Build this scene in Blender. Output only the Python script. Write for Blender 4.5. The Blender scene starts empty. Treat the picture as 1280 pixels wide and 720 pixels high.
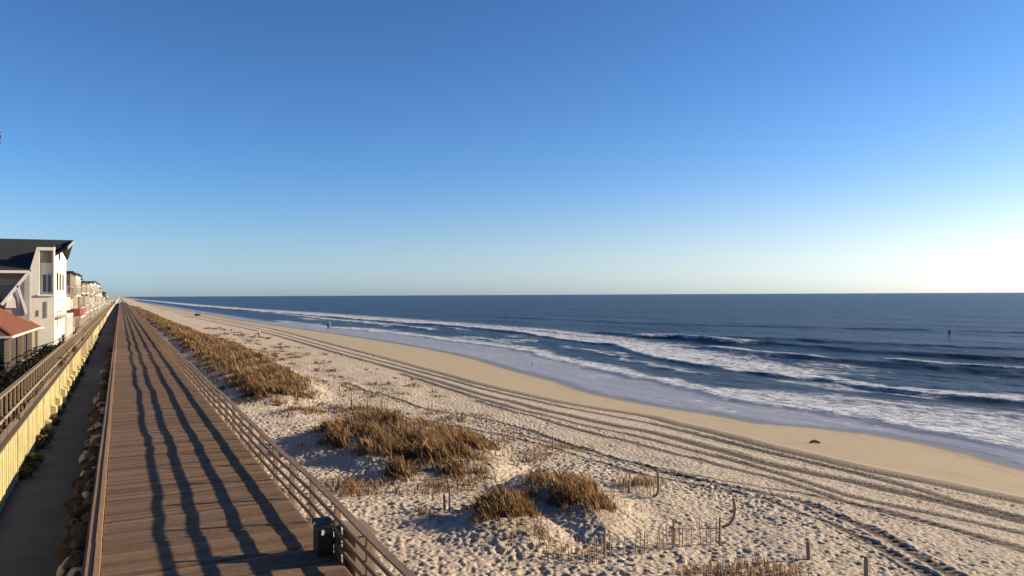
import bpy, math, random
import numpy as np
from mathutils import Vector, Matrix
random.seed(7); rng = np.random.default_rng(11)
SC = bpy.context.scene
COL = SC.collection
R = math.radians

# ------------------------------------------------------------------ camera
YAW, PITCH, ROLL, FPX, CAMZ = R(26.1), R(0.49), R(0.27), 1000.0, 5.6
Cc = np.array([0, 0, CAMZ])
Fv = np.array([math.sin(YAW)*math.cos(PITCH), math.cos(YAW)*math.cos(PITCH), math.sin(PITCH)])
R0 = np.array([math.cos(YAW), -math.sin(YAW), 0.0]); U0 = np.cross(R0, Fv)
Rv = R0*math.cos(ROLL) - U0*math.sin(ROLL); Uv = U0*math.cos(ROLL) + R0*math.sin(ROLL)
cam_d = bpy.data.cameras.new('camera'); cam = bpy.data.objects.new('camera', cam_d); COL.objects.link(cam)
cam_d.sensor_width = 36.0; cam_d.lens = 36.0*FPX/1280.0; cam_d.clip_start = 0.1; cam_d.clip_end = 200000
cam.matrix_world = Matrix(((Rv[0], Uv[0], -Fv[0], 0), (Rv[1], Uv[1], -Fv[1], 0), (Rv[2], Uv[2], -Fv[2], CAMZ), (0, 0, 0, 1)))
SC.camera = cam

# ------------------------------------------------------------------ light
SUN_EL = R(16.8); sh = np.array([-1.0, 0.25]); sh /= np.linalg.norm(sh)     # direction shadows fall
SUN_DIR = Vector((-sh[0]*math.cos(SUN_EL), -sh[1]*math.cos(SUN_EL), math.sin(SUN_EL)))
w = bpy.data.worlds.new('World'); SC.world = w; w.use_nodes = True
nt = w.node_tree; bg = nt.nodes['Background']
sky = nt.nodes.new('ShaderNodeTexSky'); sky.sky_type = 'NISHITA'; sky.sun_disc = False
sky.sun_elevation = SUN_EL; sky.sun_rotation = math.atan2(SUN_DIR.x, SUN_DIR.y)
sky.air_density = 0.8; sky.dust_density = 0.4; sky.ozone_density = 3.0; sky.altitude = 0
gm = nt.nodes.new('ShaderNodeGamma'); gm.inputs[1].default_value = 1.28
vm = nt.nodes.new('ShaderNodeVectorMath'); vm.operation = 'MULTIPLY'; vm.inputs[1].default_value = (.70, .90, 1.04)
nt.links.new(sky.outputs[0], gm.inputs[0]); nt.links.new(gm.outputs[0], vm.inputs[0]); 
# thin pale haze layer low over the horizon
tcw = nt.nodes.new('ShaderNodeTexCoord'); sx_ = nt.nodes.new('ShaderNodeSeparateXYZ'); nt.links.new(tcw.outputs['Generated'], sx_.inputs[0])
mrw = nt.nodes.new('ShaderNodeMapRange'); mrw.interpolation_type = 'SMOOTHSTEP'; mrw.inputs['From Min'].default_value = 0.0; mrw.inputs['From Max'].default_value = .16
mrw.inputs['To Min'].default_value = .6; mrw.inputs['To Max'].default_value = 0.0; nt.links.new(sx_.outputs[2], mrw.inputs[0])
bwn = nt.nodes.new('ShaderNodeRGBToBW'); nt.links.new(vm.outputs[0], bwn.inputs[0])
dt = nt.nodes.new('ShaderNodeVectorMath'); dt.operation = 'DOT_PRODUCT'; dt.inputs[1].default_value = (.97, -.24, 0); nt.links.new(tcw.outputs['Generated'], dt.inputs[0])
fac_ = nt.nodes.new('ShaderNodeMapRange'); fac_.inputs['From Min'].default_value = -.15; fac_.inputs['From Max'].default_value = .75; nt.links.new(dt.outputs['Value'], fac_.inputs[0])
hcol = nt.nodes.new('ShaderNodeMix'); hcol.data_type = 'RGBA'; hcol.inputs[6].default_value = (.78, .98, 1.28, 1); hcol.inputs[7].default_value = (1.22, 1.15, 1.06, 1); nt.links.new(fac_.outputs[0], hcol.inputs[0])
hz = nt.nodes.new('ShaderNodeVectorMath'); hz.operation = 'SCALE'; nt.links.new(hcol.outputs[2], hz.inputs[0]); nt.links.new(bwn.outputs[0], hz.inputs['Scale'])
mw = nt.nodes.new('ShaderNodeMix'); mw.data_type = 'RGBA'; nt.links.new(mrw.outputs[0], mw.inputs[0]); nt.links.new(vm.outputs[0], mw.inputs[6]); nt.links.new(hz.outputs[0], mw.inputs[7])
gl = nt.nodes.new('ShaderNodeMapRange'); gl.interpolation_type = 'SMOOTHSTEP'; gl.inputs['From Min'].default_value = 0.0; gl.inputs['From Max'].default_value = .30; gl.inputs['To Min'].default_value = .32; gl.inputs['To Max'].default_value = 0.0; nt.links.new(sx_.outputs[2], gl.inputs[0])
gf = nt.nodes.new('ShaderNodeMath'); gf.operation = 'MULTIPLY'; nt.links.new(gl.outputs[0], gf.inputs[0]); nt.links.new(fac_.outputs[0], gf.inputs[1])
mw2 = nt.nodes.new('ShaderNodeMix'); mw2.data_type = 'RGBA'; nt.links.new(gf.outputs[0], mw2.inputs[0]); nt.links.new(mw.outputs[2], mw2.inputs[6]); nt.links.new(hz.outputs[0], mw2.inputs[7])
nt.links.new(mw2.outputs[2], bg.inputs[0])
bg.inputs[1].default_value = 0.052
sd = bpy.data.lights.new('sun', 'SUN'); sun = bpy.data.objects.new('sun', sd); COL.objects.link(sun)
sd.energy = 5.0; sd.angle = R(0.5); sd.color = (1.0, 0.83, 0.60)
sun.rotation_euler = SUN_DIR.to_track_quat('Z', 'Y').to_euler(); sun.location = (30, 0, 40)
SC.view_settings.view_transform = 'Standard'; SC.view_settings.look = 'None'
SC.view_settings.gamma = 1.0; SC.view_settings.exposure = 1.08; SC.view_settings.use_curve_mapping = False

# ------------------------------------------------------------------ pixel -> world helpers
def un(px, py, z=0.0):
    d = Fv + Rv*(px-640)/FPX + Uv*(360-py)/FPX
    return Cc + d*((z-CAMZ)/d[2])
def atX(px, X, py=372):
    d = Fv + Rv*(px-640)/FPX + Uv*(360-py)/FPX
    return Cc + d*(X/d[0])
def atY(px, py, Y):
    d = Fv + Rv*(px-640)/FPX + Uv*(360-py)/FPX
    return Cc + d*(Y/d[1])

# ------------------------------------------------------------------ numpy noise
def vnoise(x, y, seed=0):
    xi = np.floor(x); yi = np.floor(y); fx = x-xi; fy = y-yi
    fx = fx*fx*(3-2*fx); fy = fy*fy*(3-2*fy)
    def h(a, b):
        v = np.sin(a*127.1 + b*311.7 + seed*74.7)*43758.5453
        return v-np.floor(v)
    return (h(xi, yi)*(1-fx)+h(xi+1, yi)*fx)*(1-fy)+(h(xi, yi+1)*(1-fx)+h(xi+1, yi+1)*fx)*fy
def fbm(x, y, seed=0, o=4):
    s = 0; a = .5
    for i in range(o):
        s = s+a*(vnoise(x, y, seed+i)-.5)*2; x = x*2.03+5.1; y = y*2.03+1.7; a *= .5
    return s
def sstep(a, b, x):
    t = np.clip((x-a)/(b-a), 0, 1); return t*t*(3-2*t)
def worley(x, y, seed=0):
    xi = np.floor(x); yi = np.floor(y); best = np.full(x.shape, 9.0); rid = np.zeros(x.shape)
    for i in (-1, 0, 1):
        for j in (-1, 0, 1):
            a = xi+i; b = yi+j
            h1 = np.sin(a*127.1+b*311.7+seed)*43758.5453; h1 -= np.floor(h1)
            h2 = np.sin(a*269.5+b*183.3+seed)*28001.8384; h2 -= np.floor(h2)
            d = np.hypot(a+h1-x, b+h2-y)
            m = d < best; best = np.where(m, d, best); rid = np.where(m, h1*.37+h2*.63, rid)
    return best, rid

# ------------------------------------------------------------------ materials
def mat(name, color=(.5, .5, .5), rough=.8, metal=0.0, var=0.0, scale=3.0, bump=0.0, bscale=20.0, col2=None, stretch=None, spec=None, obj=True, rand=0.0):
    color = tuple(c*.72 for c in color)
    m = bpy.data.materials.new(name); m.use_nodes = True; n = m.node_tree.nodes; L = m.node_tree.links
    p = n['Principled BSDF']; p.inputs['Roughness'].default_value = rough; p.inputs['Metallic'].default_value = metal
    p.inputs['Base Color'].default_value = (*color, 1)
    if spec is not None: p.inputs['Specular IOR Level'].default_value = spec
    tc = n.new('ShaderNodeTexCoord'); mp = n.new('ShaderNodeMapping')
    L.new(tc.outputs['Object'], mp.inputs[0])
    if stretch: mp.inputs['Scale'].default_value = stretch
    last = None
    if var > 0 or col2:
        no = n.new('ShaderNodeTexNoise'); no.inputs['Scale'].default_value = scale; no.inputs['Detail'].default_value = 6
        no.inputs['Roughness'].default_value = .65
        L.new(mp.outputs[0], no.inputs['Vector'])
        cr = n.new('ShaderNodeValToRGB'); e = cr.color_ramp.elements
        e[0].position = .32; e[1].position = .68
        c2 = col2 if col2 else tuple(min(1, c*(1+var)) for c in color)
        c1 = color if col2 else tuple(c*(1-var) for c in color)
        e[0].color = (*c1, 1); e[1].color = (*c2, 1)
        L.new(no.outputs[0], cr.inputs[0]); last = cr.outputs[0]
        L.new(last, p.inputs['Base Color'])
    if rand > 0:
        g = n.new('ShaderNodeNewGeometry'); mr = n.new('ShaderNodeMapRange')
        mr.inputs['To Min'].default_value = 1-rand; mr.inputs['To Max'].default_value = 1+rand
        L.new(g.outputs['Random Per Island'], mr.inputs['Value'])
        mx = n.new('ShaderNodeVectorMath'); mx.operation = 'SCALE'
        if last: L.new(last, mx.inputs[0])
        else: mx.inputs[0].default_value = color
        L.new(mr.outputs[0], mx.inputs['Scale']); L.new(mx.outputs[0], p.inputs['Base Color'])
    if bump > 0:
        nb = n.new('ShaderNodeTexNoise'); nb.inputs['Scale'].default_value = bscale; nb.inputs['Detail'].default_value = 5
        L.new(mp.outputs[0], nb.inputs['Vector'])
        b = n.new('ShaderNodeBump'); b.inputs['Strength'].default_value = bump; b.inputs['Distance'].default_value = .02
        L.new(nb.outputs[0], b.inputs['Height']); L.new(b.outputs[0], p.inputs['Normal'])
    return m

M = {}
M['plank'] = mat('deck_wood', (.175, .100, .050), .85, var=.6, scale=5, stretch=(1.2, 14, 1), bump=.6, bscale=60, rand=.45)
M['kerbwood'] = mat('kerb_wood', (.36, .20, .09), .75, var=.3, scale=4, stretch=(12, .8, 12), bump=.3, bscale=40, rand=.1)
M['railwood'] = mat('rail_wood', (.24, .15, .085), .8, var=.3, scale=5, stretch=(10, .7, 10), bump=.3, bscale=40, rand=.12)
M['postwood'] = mat('post_wood', (.26, .17, .10), .75, var=.3, scale=6, stretch=(6, 6, 1), bump=.3, bscale=40, rand=.15)
M['darkwood'] = mat('under_wood', (.05, .036, .026), .85, var=.3, scale=5, bump=.2)
M['palewood'] = mat('pale_wood', (.30, .21, .125), .75, var=.25, scale=6, stretch=(5, 5, 1), bump=.3, bscale=40, rand=.15)
M['brownboard'] = mat('brown_board', (.13, .085, .05), .8, var=.4, scale=4, bump=.4, rand=.3)
M['yellow'] = mat('yellow_panel', (.52, .44, .20), .65, var=.22, scale=1.1, bump=.05, bscale=6)
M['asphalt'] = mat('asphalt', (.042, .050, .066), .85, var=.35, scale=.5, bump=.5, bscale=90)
M['driftpost'] = mat('weathered_post', (.27, .20, .14), .85, var=.3, scale=9, stretch=(4, 4, 1), bump=.4, bscale=50)
M['slat'] = mat('fence_slat', (.40, .28, .18), .85, var=.3, scale=5, rand=.35)
M['wire'] = mat('wire', (.10, .08, .07), .6, .6)
M['rockl'] = mat('pale_rock', (.44, .41, .36), .9, var=.35, scale=3, bump=.8, bscale=9)
M['rockd'] = mat('dark_rock', (.065, .052, .042), .9, var=.45, scale=3, bump=.8, bscale=9)
M['white'] = mat('white_paint', (.92, .88, .78), .6, var=.05, scale=2, bump=.05)
M['cream'] = mat('cream_siding', (.93, .87, .70), .65, var=.06, scale=1.5, bump=.1, bscale=8)
M['siding_grey'] = mat('grey_siding', (.40, .40, .39), .7, var=.1, scale=2, bump=.1)
M['shingle'] = mat('brown_shingle', (.17, .11, .085), .85, var=.35, scale=4, bump=.4)
M['tan'] = mat('tan_siding', (.50, .40, .29), .75, var=.15, scale=2)
M['roofdark'] = mat('dark_roof', (.018, .018, .020), .9, var=.3, scale=5, bump=.4, bscale=18)
M['roofgrey'] = mat('grey_roof', (.10, .095, .09), .9, var=.3, scale=5, bump=.4)
M['roofred'] = mat('rust_roof', (.205, .056, .020), .75, var=.28, scale=2.2, bump=.3, bscale=14)
M['glass'] = mat('window_glass', (.05, .06, .09), .08, spec=.9)
M['shade'] = mat('dark_screen', (.045, .035, .028), .8, var=.4, scale=6, stretch=(8, 8, .3))
M['palepost'] = mat('pale_post', (.62, .56, .44), .75, var=.15, scale=5)
M['soffit'] = mat('soffit', (.30, .28, .25), .8, var=.1)
M['redcloth'] = mat('red_banner', (.38, .07, .05), .8, var=.4, scale=1.2)
M['pinkpaint'] = mat('pink_panel', (.55, .36, .27), .8, var=.2, scale=1)
M['black'] = mat('black_metal', (.012, .012, .013), .45, .2, bump=.1)
M['binrim'] = mat('bin_rim', (.025, .022, .02), .5, .3)
M['paper'] = mat('white_liner', (.7, .7, .72), .6)
M['hedge'] = mat('hedge_leaf', (.030, .027, .016), 1.0, rand=.7, spec=.05)
M['scrub'] = mat('scrub_leaf', (.10, .085, .04), 1.0, rand=.6, spec=.05)
M['twig'] = mat('twig', (.09, .065, .045), .9)
M['mulch'] = mat('mulch', (.035, .028, .022), .95, var=.6, scale=3, bump=.8, bscale=12)
M['rubber'] = mat('rubber', (.02, .02, .02), .8)
M['drift'] = mat('driftwood_mat', (.10, .08, .065), .9, bump=.5)
M['metal'] = mat('pole_metal', (.6, .6, .6), .35, .8)
M['sail'] = mat('sail_cloth', (.10, .10, .11), .8)

# grass: colour by blade island
def grass_mat():
    m = bpy.data.materials.new('dry_grass'); m.use_nodes = True; n = m.node_tree.nodes; L = m.node_tree.links
    p = n['Principled BSDF']; p.inputs['Roughness'].default_value = .75
    g = n.new('ShaderNodeNewGeometry'); cr = n.new('ShaderNodeValToRGB'); e = cr.color_ramp.elements
    e[0].color = (.075, .038, .014, 1); e[1].color = (.37, .235, .11, 1)
    x = e.new(.5); x.color = (.19, .103, .04, 1)
    L.new(g.outputs['Random Per Island'], cr.inputs[0])
    tc = n.new('ShaderNodeTexCoord'); no = n.new('ShaderNodeTexNoise'); no.inputs['Scale'].default_value = .7; no.inputs['Detail'].default_value = 4
    L.new(tc.outputs['Object'], no.inputs[0])
    mr = n.new('ShaderNodeMapRange'); mr.inputs['From Min'].default_value = .3; mr.inputs['From Max'].default_value = .7
    mr.inputs['To Min'].default_value = .65; mr.inputs['To Max'].default_value = 1.25
    L.new(no.outputs[0], mr.inputs[0])
    v = n.new('ShaderNodeVectorMath'); v.operation = 'SCALE'; L.new(cr.outputs[0], v.inputs[0]); L.new(mr.outputs[0], v.inputs['Scale'])
    L.new(v.outputs[0], p.inputs['Base Color'])
    tr = n.new('ShaderNodeBsdfTranslucent'); L.new(v.outputs[0], tr.inputs[0])
    mx = n.new('ShaderNodeMixShader'); mx.inputs[0].default_value = .35
    L.new(p.outputs[0], mx.inputs[1]); L.new(tr.outputs[0], mx.inputs[2]); L.new(mx.outputs[0], n['Material Output'].inputs[0])
    return m
M['grass'] = grass_mat()

def sand_mat():
    m = bpy.data.materials.new('sand'); m.use_nodes = True; n = m.node_tree.nodes; L = m.node_tree.links
    p = n['Principled BSDF']
    def attr(a):
        x = n.new('ShaderNodeAttribute'); x.attribute_name = a; return x.outputs['Fac']
    def mix(f, a, b):
        x = n.new('ShaderNodeMix'); x.data_type = 'RGBA'
        for s, v in ((0, f), (6, a), (7, b)):
            if hasattr(v, 'links'): L.new(v, x.inputs[s])
            else: x.inputs[s].default_value = v if s == 0 else (*v, 1)
        return x.outputs[2]
    tc = n.new('ShaderNodeTexCoord').outputs['Object']
    n1 = n.new('ShaderNodeTexNoise'); n1.inputs['Scale'].default_value = .35; n1.inputs['Detail'].default_value = 8; n1.inputs['Roughness'].default_value = .6; L.new(tc, n1.inputs[0])
    n2 = n.new('ShaderNodeTexNoise'); n2.inputs['Scale'].default_value = 7; n2.inputs['Detail'].default_value = 6; n2.inputs['Roughness'].default_value = .7; L.new(tc, n2.inputs[0])
    c = mix(n1.outputs[0], (.45, .365, .265), (.54, .45, .345))
    r2 = n.new('ShaderNodeMapRange'); r2.inputs['From Min'].default_value = .35; r2.inputs['From Max'].default_value = .65; L.new(n2.outputs[0], r2.inputs[0])
    c = mix(r2.outputs[0], mix(.35, c, (.22, .155, .10)), c)
    c = mix(attr('litter'), c, (.14, .10, .06))
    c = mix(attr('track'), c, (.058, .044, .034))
    smooth = mix(n1.outputs[0], (.31, .24, .15), (.39, .305, .195))
    c = mix(attr('damp'), c, mix(attr('litter'), smooth, (.10, .075, .05)))
    c = mix(attr('wet'), c, (.15, .118, .082))
    L.new(c, p.inputs['Base Color'])
    rr = n.new('ShaderNodeMapRange'); rr.inputs['To Min'].default_value = .95; rr.inputs['To Max'].default_value = .35; L.new(attr('wet'), rr.inputs[0])
    L.new(rr.outputs[0], p.inputs['Roughness']); p.inputs['Specular IOR Level'].default_value = .3
    # bump: pits and ripples, faded on the smooth damp strip
    vo = n.new('ShaderNodeTexVoronoi'); vo.feature = 'SMOOTH_F1'; vo.inputs['Scale'].default_value = 8.5; L.new(tc, vo.inputs['Vector'])
    nb = n.new('ShaderNodeTexNoise'); nb.inputs['Scale'].default_value = 11; nb.inputs['Detail'].default_value = 8; nb.inputs['Roughness'].default_value = .75; L.new(tc, nb.inputs[0])
    ad = n.new('ShaderNodeMath'); ad.operation = 'ADD'; L.new(vo.outputs['Distance'], ad.inputs[0]); L.new(nb.outputs[0], ad.inputs[1])
    inv = n.new('ShaderNodeMapRange'); inv.inputs['To Min'].default_value = .9; inv.inputs['To Max'].default_value = 0.02; L.new(attr('damp'), inv.inputs[0])
    b = n.new('ShaderNodeBump'); b.inputs['Distance'].default_value = .07; L.new(inv.outputs[0], b.inputs['Strength'])
    L.new(ad.outputs[0], b.inputs['Height']); L.new(b.outputs[0], p.inputs['Normal'])
    return m
M['sand'] = sand_mat()

def sea_mat():
    m = bpy.data.materials.new('sea_water'); m.use_nodes = True; n = m.node_tree.nodes; L = m.node_tree.links
    p = n['Principled BSDF']
    def attr(a):
        x = n.new('ShaderNodeAttribute'); x.attribute_name = a; return x.outputs['Fac']
    tc = n.new('ShaderNodeTexCoord').outputs['Object']
    def noise(scale, stretch, det=5, rough=.6):
        mp = n.new('ShaderNodeMapping'); mp.inputs['Scale'].default_value = stretch; L.new(tc, mp.inputs[0])
        x = n.new('ShaderNodeTexNoise'); x.inputs['Scale'].default_value = scale; x.inputs['Detail'].default_value = det; x.inputs['Roughness'].default_value = rough
        L.new(mp.outputs[0], x.inputs[0]); return x.outputs[0]
    def math_(op, a, b=None, clamp=False):
        x = n.new('ShaderNodeMath'); x.operation = op; x.use_clamp = clamp
        for i, v in enumerate((a, b)):
            if v is None: continue
            if hasattr(v, 'links'): L.new(v, x.inputs[i])
            else: x.inputs[i].default_value = v
        return x.outputs[0]
    # foam cover = attribute broken up by streaky noise
    fn = noise(1.5, (1.5, .4, 1), 9, .8)
    f = math_('ADD', math_('MULTIPLY', attr('foam'), 1.25), math_('MULTIPLY', math_('SUBTRACT', fn, .5), 3.4))
    fr = n.new('ShaderNodeMapRange'); fr.inputs['From Min'].default_value = .50; fr.inputs['From Max'].default_value = .85; L.new(f, fr.inputs[0])
    gate = math_('MULTIPLY', fr.outputs[0], math_('MULTIPLY', attr('foam'), 3.0, True), True)
    p.inputs['Roughness'].default_value = .30; p.inputs['IOR'].default_value = 1.33; p.inputs['Specular IOR Level'].default_value = .40
    mxc = n.new('ShaderNodeMix'); mxc.data_type = 'RGBA'
    mxc.inputs[6].default_value = (.016, .021, .026, 1); mxc.inputs[7].default_value = (.31, .31, .32, 1)
    rsh = n.new('ShaderNodeMapRange'); rsh.inputs['To Min'].default_value = .30; rsh.inputs['To Max'].default_value = .42; L.new(attr('shallow'), rsh.inputs[0]); L.new(rsh.outputs[0], p.inputs['Roughness'])
    ssh = n.new('ShaderNodeMapRange'); ssh.inputs['To Min'].default_value = .40; ssh.inputs['To Max'].default_value = .34; L.new(attr('shallow'), ssh.inputs[0]); L.new(ssh.outputs[0], p.inputs['Specular IOR Level'])
    L.new(attr('shallow'), mxc.inputs[0]); L.new(mxc.outputs[2], p.inputs['Base Color'])
    hb = math_('ADD', math_('MULTIPLY', noise(.55, (1, .25, 1), 8, .72), 1.5), math_('ADD', math_('MULTIPLY', noise(.06, (1, .2, 1), 4), 4.0), math_('MULTIPLY', noise(2.0, (1, .35, 1), 4, .7), .55)))
    b = n.new('ShaderNodeBump'); b.inputs['Strength'].default_value = 1.0
    dist = n.new('ShaderNodeMapRange'); dist.inputs['To Min'].default_value = 1.05; dist.inputs['To Max'].default_value = .04; L.new(attr('shallow'), dist.inputs[0])
    L.new(dist.outputs[0], b.inputs['Distance']); L.new(hb, b.inputs['Height']); L.new(b.outputs[0], p.inputs['Normal'])
    fo = n.new('ShaderNodeBsdfDiffuse')
    fcr = n.new('ShaderNodeValToRGB'); fe = fcr.color_ramp.elements; fe[0].position = .42; fe[0].color = (.10, .13, .16, 1); fe[1].position = .55; fe[1].color = (.66, .67, .69, 1)
    L.new(noise(1.9, (1, .42, 1), 9, .85), fcr.inputs[0]); L.new(fcr.outputs[0], fo.inputs[0])
    b2 = n.new('ShaderNodeBump'); b2.inputs['Distance'].default_value = .25; b2.inputs['Strength'].default_value = .8
    L.new(noise(2.2, (1, .6, 1), 6, .7), b2.inputs['Height']); L.new(b2.outputs[0], fo.inputs['Normal'])
    mx = n.new('ShaderNodeMixShader'); L.new(gate, mx.inputs[0]); L.new(p.outputs[0], mx.inputs[1]); L.new(fo.outputs[0], mx.inputs[2])
    L.new(mx.outputs[0], n['Material Output'].inputs[0])
    return m
M['sea'] = sea_mat()

# ------------------------------------------------------------------ mesh helpers
def tag(o, label=None, cat=None, group=None, kind=None):
    if label: o['label'] = label
    if cat: o['category'] = cat
    if group: o['group'] = group
    if kind: o['kind'] = kind
    return o
def empty(name, loc, label, cat, group=None, rz=0.0):
    o = bpy.data.objects.new(name, None); COL.objects.link(o); o.location = loc; o.rotation_euler = (0, 0, rz)
    o.empty_display_size = .2
    return tag(o, label, cat, group)
class MB:
    def __init__(s): s.v = []; s.f = []; s.m = []; s.mi = 0
    def box(s, a, b):
        x0, y0, z0 = a; x1, y1, z1 = b; k = len(s.v)
        s.v += [(x0, y0, z0), (x1, y0, z0), (x1, y1, z0), (x0, y1, z0), (x0, y0, z1), (x1, y0, z1), (x1, y1, z1), (x0, y1, z1)]
        for q in ((0, 3, 2, 1), (4, 5, 6, 7), (0, 1, 5, 4), (1, 2, 6, 5), (2, 3, 7, 6), (3, 0, 4, 7)):
            s.f.append(tuple(k+i for i in q)); s.m.append(s.mi)
        return s
    def bar(s, p, q, w, h, up=(0, 0, 1)):
        p = Vector(p); q = Vector(q); d = (q-p).normalized(); u = Vector(up)
        sd_ = d.cross(u)
        if sd_.length < 1e-4: sd_ = d.cross(Vector((0, 1, 0)))
        sd_.normalize(); u = sd_.cross(d).normalized(); k = len(s.v)
        for c in (p, q):
            for a, b in ((-1, -1), (1, -1), (1, 1), (-1, 1)):
                s.v.append(tuple(c+sd_*(a*w/2)+u*(b*h/2)))
        for g in ((3, 2, 1, 0), (4, 5, 6, 7), (0, 1, 5, 4), (1, 2, 6, 5), (2, 3, 7, 6), (3, 0, 4, 7)):
            s.f.append(tuple(k+i for i in g)); s.m.append(s.mi)
        return s
    def tube(s, pts, rad, n=8):
        k0 = len(s.v); pts = [Vector(p) for p in pts]
        rs = rad if isinstance(rad, (list, tuple)) else [rad]*len(pts)
        for i, p in enumerate(pts):
            d = (pts[min(i+1, len(pts)-1)]-pts[max(i-1, 0)]).normalized()
            a = d.cross(Vector((0, 0, 1))) if abs(d.z) < .95 else d.cross(Vector((0, 1, 0)))
            a.normalize(); b = d.cross(a)
            for j in range(n):
                t = 2*math.pi*j/n; s.v.append(tuple(p+(a*math.cos(t)+b*math.sin(t))*rs[i]))
        for i in range(len(pts)-1):
            for j in range(n):
                s.f.append((k0+i*n+j, k0+i*n+(j+1) % n, k0+(i+1)*n+(j+1) % n, k0+(i+1)*n+j)); s.m.append(s.mi)
        s.f.append(tuple(k0+j for j in range(n))[::-1]); s.f.append(tuple(k0+(len(pts)-1)*n+j for j in range(n))); s.m += [s.mi]*2
        return s
    def poly(s, pts):
        k = len(s.v); s.v += [tuple(p) for p in pts]; s.f.append(tuple(range(k, k+len(pts)))); s.m.append(s.mi); return s
    def prism(s, pts, off):
        n = len(pts); off = Vector(off); k = len(s.v)
        s.v += [tuple(p) for p in pts]+[tuple(Vector(p)+off) for p in pts]
        s.f.append(tuple(range(k, k+n))); s.f.append(tuple(range(k+2*n-1, k+n-1, -1))); s.m += [s.mi]*2
        for i in range(n):
            j = (i+1) % n; s.f.append((k+i, k+n+i, k+n+j, k+j)); s.m.append(s.mi)
        return s
    def build(s, name, m, parent=None, bevel=0.0):
        me = bpy.data.meshes.new(name); me.from_pydata(s.v, [], s.f)
        ms = m if isinstance(m, (list, tuple)) else [m]
        for q in ms: me.materials.append(q)
        if len(ms) > 1: me.polygons.foreach_set('material_index', s.m)
        import bmesh
        bm = bmesh.new(); bm.from_mesh(me); bmesh.ops.recalc_face_normals(bm, faces=bm.faces); bm.to_mesh(me); bm.free()
        o = bpy.data.objects.new(name, me); COL.objects.link(o)
        if parent is not None: o.parent = parent
        if bevel:
            b = o.modifiers.new('bevel', 'BEVEL'); b.width = bevel; b.segments = 1
        return o
def grid_mesh(name, xs, ys, Z, attrs, m, mask=None):
    nx, ny = len(xs), len(ys)
    X, Y = np.meshgrid(xs, ys)
    co = np.stack([X, Y, Z], -1).reshape(-1, 3).astype(np.float32)
    idx = np.arange(nx*ny).reshape(ny, nx)
    q = np.stack([idx[:-1, :-1], idx[:-1, 1:], idx[1:, 1:], idx[1:, :-1]], -1).reshape(-1, 4).astype(np.int32)
    me = bpy.data.meshes.new(name)
    me.vertices.add(len(co)); me.vertices.foreach_set('co', co.ravel())
    me.loops.add(q.size); me.loops.foreach_set('vertex_index', q.ravel())
    me.polygons.add(len(q)); me.polygons.foreach_set('loop_start', np.arange(0, q.size, 4, dtype=np.int32))
    me.polygons.foreach_set('use_smooth', np.ones(len(q), dtype=bool))
    me.update(calc_edges=True)
    for k, v in attrs.items():
        a = me.attributes.new(k, 'FLOAT', 'POINT'); a.data.foreach_set('value', v.reshape(-1).astype(np.float32))
    me.materials.append(m)
    o = bpy.data.objects.new(name, me); COL.objects.link(o); return o
def children_of(o): return [c for c in bpy.data.objects if c.parent == o]
def copy_tree(o, parent=None, kids=None):
    c = o.copy(); COL.objects.link(c); c.parent = parent
    for ch in (kids if kids is not None else children_of(o)): copy_tree(ch, c)
    return c

# ------------------------------------------------------------------ terrain shape
WATER = [(1500, 628), (1340, 598), (1261, 577), (1229, 567), (1172, 554), (1108, 543), (1037, 535), (964, 529), (900, 518), (850, 511), (812, 504), (770, 496), (737, 488), (706, 477), (680, 470), (650, 463), (606, 450), (575, 443), (540, 436), (500, 429), (421, 417), (365, 409.5), (309, 401.5), (252, 391.5), (210, 384), (168, 376)]
wp = sorted([tuple(un(a, b, -3.0)[:2]) for a, b in WATER], key=lambda p: p[1])
wp = [(38.5, -200), (39.0, 0)] + wp + [(52, 3000), (52, 60000)]
WY = np.array([p[1] for p in wp]); WX = np.array([p[0] for p in wp])
def xwater(y): return np.interp(y, WY, WX)
def inpoly(x, y, P):
    r = np.zeros(x.shape, bool); n = len(P)
    for i in range(n):
        x1, y1 = P[i]; x2, y2 = P[(i+1) % n]
        if y1 == y2: continue
        c = ((y1 > y) != (y2 > y)) & (x < (x2-x1)*(y-y1)/(y2-y1)+x1)
        r ^= c
    return r
def dpoly(x, y, P, closed=True):
    d = np.full(np.shape(x), 1e9); n = len(P)
    for i in range(n if closed else n-1):
        ax, ay = P[i]; bx, by = P[(i+1) % n]; vx, vy = bx-ax, by-ay; L2 = vx*vx+vy*vy+1e-9
        t = np.clip(((x-ax)*vx+(y-ay)*vy)/L2, 0, 1)
        d = np.minimum(d, np.hypot(x-ax-t*vx, y-ay-t*vy))
    return d
def base_h(x, y):
    xw = xwater(y); t = (x-5.0)/(xw-5.0)
    tt = np.clip(t, 0, 3)
    h = -0.95 - 2.05*np.power(tt, 1.15)
    return np.where(x < 5.0, -0.95 - .3*np.clip((5.0-x)/5, 0, 1), h)
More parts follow.
